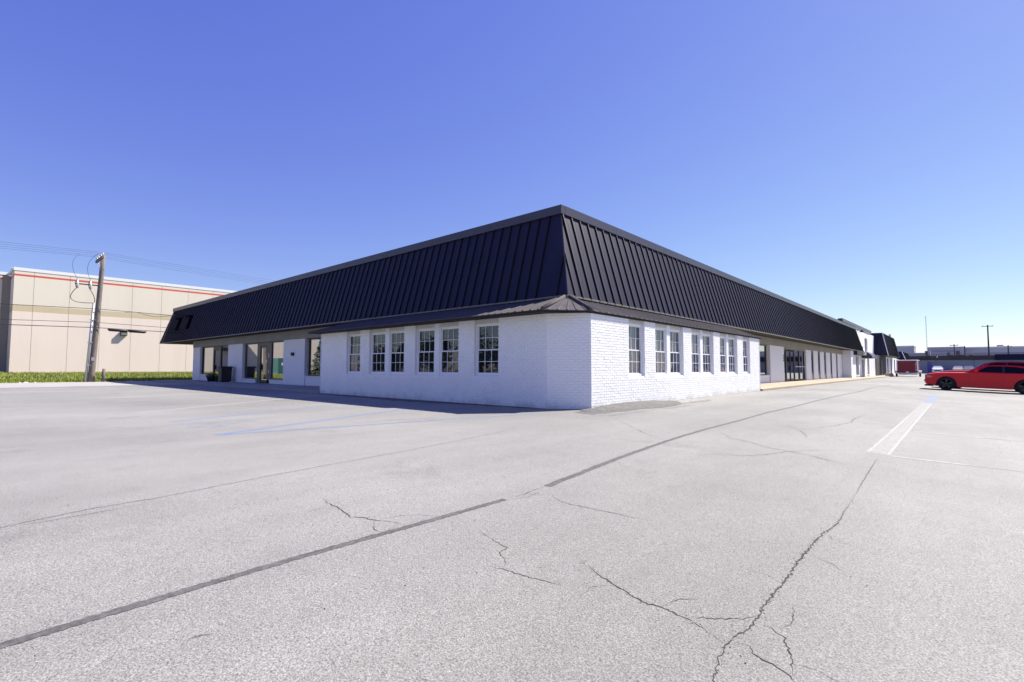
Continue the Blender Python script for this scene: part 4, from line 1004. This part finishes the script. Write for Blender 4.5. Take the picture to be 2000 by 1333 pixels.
for dy in (-.55, -1.25):
    m = MB(); m.tube([(c2.x+.05, c2.y+dy, c2.z+.3), (c2.x+.12, c2.y+dy, c2.z-.3)], [.06, .06], 8); m.build('fuse_cutout', M_PORC, up_, True)
    m = MB(); m.tube([(c2.x+.12, c2.y+dy-.06, c2.z+.28), (c2.x+.2, c2.y+dy-.14, c2.z), (c2.x+.14, c2.y+dy-.06, c2.z-.28)], .022, 6); m.build('fuse_holder', M_WIRE, up_)
def bez(p, q, r, n=12): return [tuple(Vector(p)*(1-t)**2 + Vector(q)*2*t*(1-t) + Vector(r)*t*t) for t in [k/n for k in range(n+1)]]
m = MB(); m.tube(bez((c2.x+.14, c2.y-1.3, c2.z-.3), (c2.x+.1, c2.y-2.2, c2.z-1.5), (q1.x+.05, q1.y-.28, 5.6)), .022, 5)
m.tube(bez((c2.x+.14, c2.y-.6, c2.z-.3), (c2.x+.1, c2.y-.2, c2.z-.9), (q1.x+.05, q1.y-.26, 5.6)), .022, 5)
m.tube(bez((c2.x+.1, c2.y-1.25, c2.z+.3), (c2.x+.1, c2.y-1.9, c2.z+1.5), (c.x-.4, c.y-1.2, c.z+.35)), .011, 5)
m.tube(bez((c2.x+.1, c2.y-.55, c2.z+.3), (c2.x+.1, c2.y-1.1, c2.z+1.5), (c.x+.4, c.y-.3, c.z+.35)), .011, 5); m.build('jumper_cable', M_WIRE, up_)
MB().box(pp(1.6).x+.17, pp(1.6).x+.20, pp(1.6).y-.12, pp(1.6).y+.06, 1.5, 1.75).build('pole_tag', M_GALV, up_)
def span(name, label, x, z, sag, r, group, y0=-75, y1=95, ym=6.6, extra=None):
    m = MB()
    for a, b_ in ((y0, ym), (ym, y1)):
        pts = []
        for k in range(25):
            t = k/24; pts.append((x, a+(b_-a)*t, z - 4*sag*t*(1-t)))
        m.tube(pts, r, 5)
    o = m.build(name, M_WIRE); tag(o, label, 'wire', group); return o
top = pp(8.75).z+.34
span('power_line', 'thin power line on the end of the crossarm nearest the lot', PX+1.1, top, .9, .006, 'lines overhead')
span('power_line', 'thin power line second from the lot side on the crossarm', PX+.45, top, 1.0, .006, 'lines overhead')
span('power_line', 'thin power line third from the lot side on the crossarm', PX-.45, top, .95, .006, 'lines overhead')
span('power_line', 'thin power line on the far end of the crossarm', PX-1.1, top, 1.05, .006, 'lines overhead')
span('telephone_cable', 'upper black telephone cable crossing the tan band of the warehouse', PX+.2, 5.18, .5, .020, 'cables on the pole')
span('telephone_cable', 'middle thin black cable just under the tan band', PX+.2, 4.22, .6, .016, 'cables on the pole')
low = span('telephone_cable', 'lowest thick black cable carrying two long splice cases', PX+.22, 3.85, .4, .024, 'cables on the pole')
for a, c_, dz in ((7.25, 8.45, -.10), (8.4, 9.55, -.10)):
    m = MB(); m.tube([(PX+.22, a, 3.76-(a-7)*.02), (PX+.22, a+.12, 3.75-(a-7)*.02), (PX+.22, c_-.12, 3.75-(c_-7)*.02), (PX+.22, c_, 3.74-(c_-7)*.02)], [.03, .11, .11, .03], 8); m.build('splice_case', M_BLACK, low, True)
m = MB(); m.tube([(PX+.2, 8.2+.35*k, 5.05+.10*math.sin(k*.9)-.012*k) for k in range(16)], .013, 5); m.build('slack_loop', M_WIRE, low)
st = MB(); st.tube([(PX+.35, PY+.62, 0), (PX+.35, PY+.64, .95)], [.10, .09], 10); tag(st.build('post_stub', M_WOOD, None, True), 'short brown wooden stub post at the foot of the utility pole', 'post')

# ------------------------------------------------------------------ things on the shaded walk
bx_, by_ = -35.4, 11.75
tb = thing('litter_bin', 'square black litter bin with a flared lid on the shaded walk', 'bin', (bx_, by_, SW))
MB().hexa([(bx_-.30, by_-.30, SW+.05), (bx_+.30, by_-.30, SW+.05), (bx_+.30, by_+.30, SW+.05), (bx_-.30, by_+.30, SW+.05), (bx_-.31, by_-.31, 1.02), (bx_+.31, by_-.31, 1.02), (bx_+.31, by_+.31, 1.02), (bx_-.31, by_+.31, 1.02)]).build('body', M_BLACK, tb)
MB().hexa([(bx_-.40, by_-.40, 1.021), (bx_+.40, by_-.40, 1.021), (bx_+.40, by_+.40, 1.021), (bx_-.40, by_+.40, 1.021), (bx_-.33, by_-.33, 1.12), (bx_+.33, by_-.33, 1.12), (bx_+.33, by_+.33, 1.12), (bx_-.33, by_+.33, 1.12)]).build('lid', M_BLACK, tb)
MB().box(bx_-.22, bx_+.22, by_-.22, by_+.22, SW+.001, SW+.05).build('base', M_RUBBER, tb)
px0, py0 = -37.9, 11.8
pt_ = thing('planter', 'dark round planter with a low sparse shrub by the far shop door', 'planter', (px0, py0, SW))
MB().lathe([(.0, SW+.001), (.26, SW+.001), (.36, .42), (.39, .48), (.34, .48), (.32, .43), (0, .42)], 18, (px0, py0, 0)).build('pot', M_BLACK, pt_, True)
m = MB(); r = random.Random(4)
for k in range(420):
    a = r.uniform(0, 6.28); rr = .42*math.sqrt(r.random()); h = .42 + r.random()*.34*(1-rr/.6); s = r.uniform(.02, .05); t = r.uniform(0, 6.28)
    x, y = px0+rr*math.cos(a), py0+rr*math.sin(a)
    m.face((x, y, h), (x+s*math.cos(t), y+s*math.sin(t), h+s*.6), (x+s*1.6*math.cos(t+.4), y+s*1.6*math.sin(t+.4), h+s*.2), (x+s*math.cos(t+.9), y+s*math.sin(t+.9), h-s*.3))
m.build('foliage', M_SHRUB, pt_)
m = MB()
for k in range(7):
    a = k*.9; m.tube([(px0, py0, .40), (px0+.15*math.cos(a), py0+.15*math.sin(a), .55), (px0+.3*math.cos(a), py0+.3*math.sin(a), .66)], .008, 4)
m.build('stem', M_BARK, pt_)
bn = thing('bench', 'low dark bench between the planter and the litter bin', 'bench', (-36.7, 11.9, SW))
for k in range(3): MB().box(-37.25, -36.05, 11.72+k*.13, 11.83+k*.13, .47, .51).build('slat', M_FRAME, bn)
for x in (-37.1, -36.25): MB().box(x, x+.06, 11.74, 12.06, SW+.001, .469).build('leg', M_FRAME, bn)

# ------------------------------------------------------------------ vehicles
def car(name, label, loc, rz, paint, kind='sedan', tilt=0.0, group=None):
    """front towards -x, origin on the ground under the middle of the front axle; near side is -y"""
    t = thing(name, label, 'car', loc, rz, group); t.rotation_euler = (0, tilt, rz)
    if kind == 'sedan':
        wb, wr, hw = 3.06, .365, .94
        body = [(-.86,.30),(-.93,.40),(-.95,.52),(-.93,.60),(-.905,.64),(-.89,.82),(-.80,.90),(-.40,.975),(.30,1.02),(.86,1.045),(3.35,1.075),(3.75,1.10),(4.08,1.08),(4.13,.98),(4.10,.62),(4.16,.52),(4.12,.34),(3.95,.26)]
        cabp = [(.72,1.03),(1.52,1.40),(1.80,1.455),(2.35,1.475),(2.85,1.455),(3.20,1.40),(3.72,1.10),(3.5,1.05)]
        win = [[(1.16,1.075),(1.62,1.365),(1.80,1.395),(2.20,1.405),(2.20,1.065)], [(2.30,1.065),(2.30,1.405),(2.70,1.39),(3.02,1.34),(3.33,1.20),(3.18,1.12),(2.95,1.075)]]
        ws = ((.80,1.07),(1.50,1.385)); rw_ = ((3.22,1.385),(3.66,1.135)); belt, tb_ = 1.04, .52
    else:
        wb, wr, hw = 2.95, .38, .95
        body = [(-.86,.34),(-.92,.48),(-.92,.66),(-.88,.92),(-.75,1.04),(-.2,1.13),(.75,1.19),(3.8,1.20),(3.88,1.0),(3.90,.6),(3.85,.36)]
        cabp = [(.62,1.17),(1.35,1.62),(1.70,1.70),(2.5,1.735),(3.3,1.72),(3.62,1.66),(3.86,1.20),(3.5,1.17)]
        win = [[(1.10,1.22),(1.50,1.58),(1.75,1.63),(2.15,1.645),(2.15,1.22)], [(2.25,1.22),(2.25,1.65),(3.0,1.645),(3.0,1.22)], [(3.10,1.22),(3.10,1.64),(3.45,1.61),(3.62,1.25)]]
        ws = ((.72,1.22),(1.33,1.60)); rw_ = ((3.65,1.62),(3.84,1.24)); belt, tb_ = 1.18, .42
    ar = wr + .065; sill = .25
    # lower outline with wheel arches, anticlockwise from the front
    out = list(body)
    bot = []
    for cx in (wb, 0.0):
        bot.append((cx+ar+.03, sill)); 
        for k in range(0, 13):
            a = math.pi*k/12*1.0; bot.append((cx+ar*math.cos(a), wr-.02+ar*math.sin(a)))
        bot.append((cx-ar-.03, sill))
    prof = out + bot
    n = len(prof); m = MB(); ch = .07
    cxm = sum(p[0] for p in out)/len(out); czm = .62
    def ins(p, f): return (cxm+(p[0]-cxm)*(1-.018*f), czm+(p[1]-czm)*(1-.05*f)) if p in out else p
    # rings from near side to far side; shoulder bulges at mid height
    rings = []
    for y, f in ((-hw+.02, 1.9), (-hw+.06, .9), (-hw+.16, .25), (hw-.16, .25), (hw-.06, .9), (hw-.02, 1.9)):
        rings.append([(ins(p, f)[0], y, ins(p, f)[1]) for p in prof])
    for rg in rings: m.v += rg
    for j in range(len(rings)-1):
        for i in range(n):
            m.f.append((j*n+i, j*n+(i+1) % n, (j+1)*n+(i+1) % n, (j+1)*n+i)); m.m.append(0)
    m.f.append(tuple(range(n))[::-1]); m.m.append(0); m.f.append(tuple((len(rings)-1)*n+i for i in range(n))); m.m.append(0)
    bo = local(m.build('body', paint, t))
    # cabin
    def wy(z): return hw-.075-(z-belt)*tb_
    m = MB(); k = len(cabp)
    m.v = [(x, -wy(z), z) for x, z in cabp] + [(x, wy(z), z) for x, z in cabp]
    m.f = [tuple(range(k))[::-1], tuple(range(k, 2*k))] + [(i, (i+1) % k, k+(i+1) % k, k+i) for i in range(k-1)]; m.m = [0]*len(m.f)
    ca = local(m.build('cabin', paint, t))
    for w in win:
        for s in (-1, 1):
            g = MB(); p = [(x, s*(wy(z)+.006), z) for x, z in w]; g.face(*(p if s > 0 else p[::-1])); local(g.build('side_window', M_CGLASS, t))
    for w, w2 in zip(win, win[1:]):
        xa, xb = max(p[0] for p in w), min(p[0] for p in w2); zs2 = [p[1] for p in w if p[0] == xa]
        for s in (-1, 1):
            g = MB(); p = [(xa, s*(wy(min(zs2))+.004), min(zs2)), (xb, s*(wy(min(zs2))+.004), min(zs2)), (xb, s*(wy(max(zs2))+.004), max(zs2)), (xa, s*(wy(max(zs2))+.004), max(zs2))]; g.face(*p); local(g.build('door_pillar', M_BLACK, t))
    for (a, b_), nm, g_ in ((ws, 'windscreen', M_CWIND), (rw_, 'rear_window', M_CWIND)):
        dx, dz = b_[0]-a[0], b_[1]-a[1]; L = math.hypot(dx, dz); nx, nz = -dz/L*.008, dx/L*.008
        if nz < 0: nx, nz = -nx, -nz
        g = MB(); g.face((a[0]+nx, -wy(a[1])+.05, a[1]+nz), (a[0]+nx, wy(a[1])-.05, a[1]+nz), (b_[0]+nx, wy(b_[1])-.06, b_[1]+nz), (b_[0]+nx, -wy(b_[1])+.06, b_[1]+nz)); local(g.build(nm, g_, t))
    # wheels
    for cx in (0.0, wb):
        for s in (-1, 1):
            y_out = s*(hw-.03); m = MB()
            m.lathe([(wr*.66, 0), (wr*.93, -.005), (wr, .03), (wr, .20), (wr*.9, .23), (0, .23)], 28, (cx, -.0, wr), 'y')
            m.v = [(v[0], (hw-.03-v[1])*s, v[2]) for v in m.v]
            wv = local(m.build('wheel', M_RUBBER, t, True))
            m = MB()
            for q in range(5):
                a = q*2*math.pi/5+.3
                for da in (-.13, .13):
                    c0, s0 = math.cos(a+da*.6), math.sin(a+da*.6); c1, s1 = math.cos(a+da), math.sin(a+da); px_, pz_ = -math.sin(a)*.022, math.cos(a)*.022
                    y0_, y1_ = s*(hw-.075), s*(hw-.115)
                    m.hexa([(cx+c0*.05-px_, y0_, wr+s0*.05-pz_), (cx+c0*.05+px_, y0_, wr+s0*.05+pz_), (cx+c0*.05+px_, y1_, wr+s0*.05+pz_), (cx+c0*.05-px_, y1_, wr+s0*.05-pz_),
                            (cx+c1*wr*.66-px_, y0_, wr+s1*wr*.66-pz_), (cx+c1*wr*.66+px_, y0_, wr+s1*wr*.66+pz_), (cx+c1*wr*.66+px_, y1_, wr+s1*wr*.66+pz_), (cx+c1*wr*.66-px_, y1_, wr+s1*wr*.66-pz_)])
            m.lathe([(0, 0), (.05, 0), (.055, .03)], 12, (cx, 0, wr), 'y'); nn = 36
            for i in range(len(m.v)-nn, len(m.v)): m.v[i] = (m.v[i][0], s*(hw-.06-m.v[i][1]), m.v[i][2])
            o = m.build('rim', M_RIM, None); o.parent = wv
    # arch liners
    for cx in (0.0, wb):
        for s in (-1, 1):
            N = 12; m = MB()
            for k in range(N):
                a0, a1 = math.pi*k/N, math.pi*(k+1)/N
                P = lambda a, y, r_: (cx+r_*math.cos(a), s*y, wr-.02+r_*math.sin(a))
                m.face(P(a0, hw-.26, ar-.004), P(a1, hw-.26, ar-.004), (cx, s*(hw-.26), wr*.6))
            local(m.build('arch_liner', M_BLACK, t))
    # lamps, grille, bumper, mirrors, handles, sill
    zf = body[4][1] if kind == 'sedan' else .80
    for s in (-1, 1):
        m = MB(); fx = -.885
        m.hexa([(-.925, s*(hw-.36), zf+.03), (-.925, s*(hw-.14), zf+.03), (-.80, s*(hw-.14), zf+.03), (-.80, s*(hw-.36), zf+.03), (-.90, s*(hw-.36), zf+.17), (-.90, s*(hw-.14), zf+.17), (-.80, s*(hw-.14), zf+.16), (-.80, s*(hw-.36), zf+.16)])
        m.hexa([(-.925, s*(hw-.139), zf+.03), (-.83, s*(hw-.010), zf+.04), (-.66, s*(hw-.006), zf+.04), (-.66, s*(hw-.139), zf+.03), (-.90, s*(hw-.139), zf+.17), (-.80, s*(hw-.012), zf+.16), (-.66, s*(hw-.010), zf+.14), (-.66, s*(hw-.139), zf+.16)])
        local(m.build('headlight', M_LAMP, t))
        m = MB().box(-.655, -.60, s*(hw-.03), s*(hw-.007), zf+.06, zf+.12); local(m.build('indicator', M_AMBER, t))
        m = MB().box(body[-3][0]-.10, body[-3][0]+.03 if kind == 'sedan' else 3.9, s*(hw-.28), s*(hw-.05), .80, .98); local(m.build('tail_light', M_RED2, t))
        mx_ = 1.08 if kind == 'sedan' else 1.0
        m = MB(); m.hexa([(mx_, s*(wy(belt)+.02), belt+.03), (mx_+.17, s*(wy(belt)+.02), belt+.03), (mx_+.20, s*(wy(belt)+.22), belt+.04), (mx_+.05, s*(wy(belt)+.22), belt+.04), (mx_+.02, s*(wy(belt)+.02), belt+.12), (mx_+.17, s*(wy(belt)+.02), belt+.13), (mx_+.20, s*(wy(belt)+.22), belt+.17), (mx_+.06, s*(wy(belt)+.22), belt+.17)]); local(m.build('wing_mirror', paint, t))
        for hx in (2.0, 3.0):
            m = MB().box(hx, hx+.2, s*(hw-.022), s*(hw+.012), belt-.14, belt-.10); local(m.build('door_handle', paint, t))
        for dx in (.92, 2.25, 3.12):
            m = MB().box(dx, dx+.008, s*(hw-.03), s*(hw-.016), sill+.1, belt-.03); local(m.build('door_gap', M_BLACK, t))
        m = MB().box(ar+.06, wb-ar-.06, s*(hw-.06), s*(hw-.008), sill-.04, sill+.05); local(m.build('side_skirt', paint, t))
        m = MB().box(ar+.45, wb-ar+.02, s*(hw-.03), s*(hw-.010), .55, .60); local(m.build('rub_strip', paint, t))
    m = MB().box(-.925, -.86, -.52, .52, zf+.0 if kind == 'sedan' else .62, zf+.20 if kind == 'sedan' else .86); local(m.build('grille', M_BLACK, t))
    m = MB().box(-.965, -.86, -.60, .60, .46, .53); local(m.build('bumper_bar', paint, t))
    m = MB().box(-.93, -.55, -hw+.10, hw-.10, .20, .26); local(m.build('chin_spoiler', M_BLACK, t))
    m = MB().box(-.5, wb+.6, -hw+.2, hw-.2, .22, .42); local(m.build('underbody', M_BLACK, t))
    return t
def on_ground(x, y): return (x, y, gz(x, y)-.005)
c1x, c1y = -.46, 37.38
car('parked_sedan', 'bright red four door sedan with dark windows nearest on the right', on_ground(c1x, c1y), 0, M_RED, 'sedan', tilt=math.atan2(gz(c1x, c1y)-gz(c1x+3.06, c1y), 3.06))
car('parked_suv', 'darker red taller car parked behind the bright red sedan', on_ground(-.05, 41.6), 0, M_RED2, 'suv', tilt=math.atan2(gz(-.05, 41)-gz(2.9, 41), 2.95))
car('parked_suv', 'white car facing the lot before the blue workshop door', (-3.1, 144.6, .0), math.pi/2, M_WCAR, 'suv')
car('parked_sedan', 'tan car roof just showing over the red hood', (.3, 145.0, 0), math.pi/2, M_TCAR, 'suv')
car('parked_sedan', 'dark blue car half hidden behind the red windscreen', (2.0, 143.0, 0), math.pi/2, M_DCAR, 'suv')

# enclosed trailer
tx0, tx1, ty0 = -6.0, -3.75, 84.0
tr = thing('cargo_trailer', 'dark red enclosed cargo trailer with white trim by the walk', 'trailer', ((tx0+tx1)/2, ty0, 0))
MB().box(tx0+.06, tx1-.06, ty0+.05, ty0+4.2, .48, 2.16).build('box', M_TRED, tr)
fr = MB(); fr.box(tx0, tx0+.11, ty0, ty0+.12, .40, 2.12); fr.box(tx1-.11, tx1, ty0, ty0+.12, .40, 2.12); fr.box(tx0, tx1, ty0, ty0+.12, 2.121, 2.26); fr.box(tx0+.111, tx1-.111, ty0, ty0+.12, .40, .52); fr.box(tx0, tx1, ty0+.121, ty0+4.22, 2.161, 2.24); fr.build('frame', M_WHC, tr)
rd = MB().box(tx0+.13, tx1-.13, ty0+.02, ty0+.049, .54, 2.10).build('ramp_door', M_TRED, tr)
for z in (.9, 1.6): MB().box(tx1-.30, tx1-.15, ty0-.02, ty0+.019, z, z+.05).build('latch', M_GALV, rd)
MB().tube([(tx1-.22, ty0-.01, .7), (tx1-.22, ty0-.01, 1.95)], .018, 6).build('lock_rod', M_GALV, rd)
for s, xx in ((-1, tx0), (1, tx1)):
    m = MB(); m.lathe([(0, 0), (.16, 0), (.30, .0), (.33, .03), (.33, .19), (0, .19)], 20, (0, 0, 0), 'y'); m.v = [(xx+s*(.02)+s*v[1], ty0+1.9+v[0], .33+v[2]) for v in m.v]; m.build('wheel', M_RUBBER, tr, True)
    m = MB(); P = [(1.45, .45), (1.55, .72), (1.7, .80), (2.1, .80), (2.25, .72), (2.35, .45)]
    for a, b_ in zip(P, P[1:]): m.hexa([(xx+s*.0, ty0+a[0], a[1]), (xx+s*.30, ty0+a[0], a[1]), (xx+s*.30, ty0+b_[0], b_[1]), (xx, ty0+b_[0], b_[1]), (xx, ty0+a[0], a[1]+.02), (xx+s*.30, ty0+a[0], a[1]+.02), (xx+s*.30, ty0+b_[0], b_[1]+.02), (xx, ty0+b_[0], b_[1]+.02)])
    m.build('fender', M_WHC, tr)
    MB().box(xx-s*.10, xx-s*.02, ty0-.02, ty0-.001, .60, .78).build('tail_light', M_TRED, tr)
MB().box(-5.0, -4.7, ty0-.02, ty0+.019, .56, .70).build('licence_plate', M_WHC, rd)
MB().box(tx0+.2, tx1-.2, ty0+.1, ty0+4, .30, .479).build('chassis', M_BLACK, tr)
m = MB(); m.tube([(-4.9, ty0+4.2, .42), (-4.9, ty0+5.2, .42)], .05, 6); m.build('tongue', M_BLACK, tr)
bo = MB(); r = random.Random(2); n = 9
for j, (rr, h) in enumerate(((.42, 0), (.5, .2), (.4, .42), (.2, .52))):
    for k in range(n):
        a = 2*math.pi*k/n; q = rr*r.uniform(.85, 1.1); bo.v.append((-6.75+q*math.cos(a), 83.6+q*math.sin(a), h*r.uniform(.95, 1.05)))
for j in range(3):
    for k in range(n): bo.f.append((j*n+k, j*n+(k+1) % n, (j+1)*n+(k+1) % n, (j+1)*n+k)); bo.m.append(0)
bo.f.append(tuple(3*n+k for k in range(n))); bo.m.append(0)
tag(bo.build('boulder', mat('tan_rock', (.30, .24, .17), .95, noise=(5, .3)), None, True), 'tan boulder sitting at the kerb left of the red trailer', 'rock')

# ------------------------------------------------------------------ verge things seen mirrored in the shop glass
tf = thing('transformer_cabinet', 'green steel transformer cabinet on the verge mirrored in the shop window', 'transformer', (-55.5, -.2, .35))
MB().box(-56.6, -54.6, -.5, 1.7, .30, .42).build('pad', M_CONCG, tf); MB().box(-56.4, -54.8, -.3, 1.5, .421, 2.1).build('case', M_TRANS, tf)
for y in (-.25, .62): MB().box(-54.799, -54.77, y, y+.82, .55, 1.95).build('door', M_TRANS, tf)
MB().box(-54.769, -54.765, 0.8, 1.15, 1.3, 1.6).build('warning_label', M_WHITE, tf)
def spruce(x, y, h, rad, label, seed):
    t = thing('spruce_tree', label, 'tree', (x, y, lz(x, y)), group='spruces on the verge'); z0 = lz(x, y)
    MB().tube([(x, y, z0-.1), (x, y, z0+h*.5), (x, y, z0+h*.97)], [.16, .10, .02], 8).build('trunk', M_BARK, t)
    r = random.Random(seed); m = MB()
    for k in range(2600):
        f = r.random()**1.4; zz = z0 + .25 + f*(h-.25); rr = rad*(1-f)*(.35+.65*math.sqrt(r.random()))*(1+.18*math.sin(f*38)); a = r.uniform(0, 6.28)
        p = Vector((x+rr*math.cos(a), y+rr*math.sin(a), zz)); L = r.uniform(.18, .38); d = Vector((math.cos(a), math.sin(a), -.35)); s = Vector((-math.sin(a), math.cos(a), 0))*L*.28
        m.face(tuple(p-d*L*.5), tuple(p+s), tuple(p+d*L*.5), tuple(p-s))
    m.build('crown', M_LEAF, t)
spruce(-50.5, -1.2, 4.2, 1.5, 'taller dark spruce on the verge mirrored in the last shop window', 1)
spruce(-56.0, -4.6, 4.0, 1.3, 'smaller dark spruce on the verge mirrored in the last shop window', 2)

def leafy_tree(x, y, h, rad, seed):
    t = thing('leafy_tree', 'dark leafy tree across the lot, seen only mirrored in the bay windows', 'tree', (x, y, 0), group='trees mirrored in the bay windows')
    r = random.Random(seed)
    MB().tube([(x, y, -.1), (x+.1, y, h*.35), (x+.2, y+.1, h*.7)], [.22, .17, .06], 8).build('trunk', M_BARK, t)
    cl = [(x+r.uniform(-.6, .6)*rad, y+r.uniform(-.6, .6)*rad, h*r.uniform(.28, .85), rad*r.uniform(.4, .65)) for _ in range(9)]
    m = MB()
    for k in range(1500):
        cx, cy, cz, cr = cl[r.randrange(9)]; d = Vector((r.gauss(0, 1), r.gauss(0, 1), r.gauss(0, 1))).normalized()*cr*r.random()**.4
        p = Vector((cx, cy, cz))+d; L = r.uniform(.16, .34); u = Vector((r.gauss(0, 1), r.gauss(0, 1), r.gauss(0, 1))).normalized(); v = u.orthogonal().normalized()
        m.face(tuple(p-u*L), tuple(p+v*L*.6), tuple(p+u*L), tuple(p-v*L*.6))
    m.build('crown', M_LEAF, t)
rt = random.Random(77)
for k in range(15):
    f = k/14
    leafy_tree(-70+50*f+rt.uniform(-1, 1), -24-20*f+rt.uniform(-2, 2), 4.6+4.2*f+rt.uniform(-.5, .8), 2.4+1.0*f, 40+k)
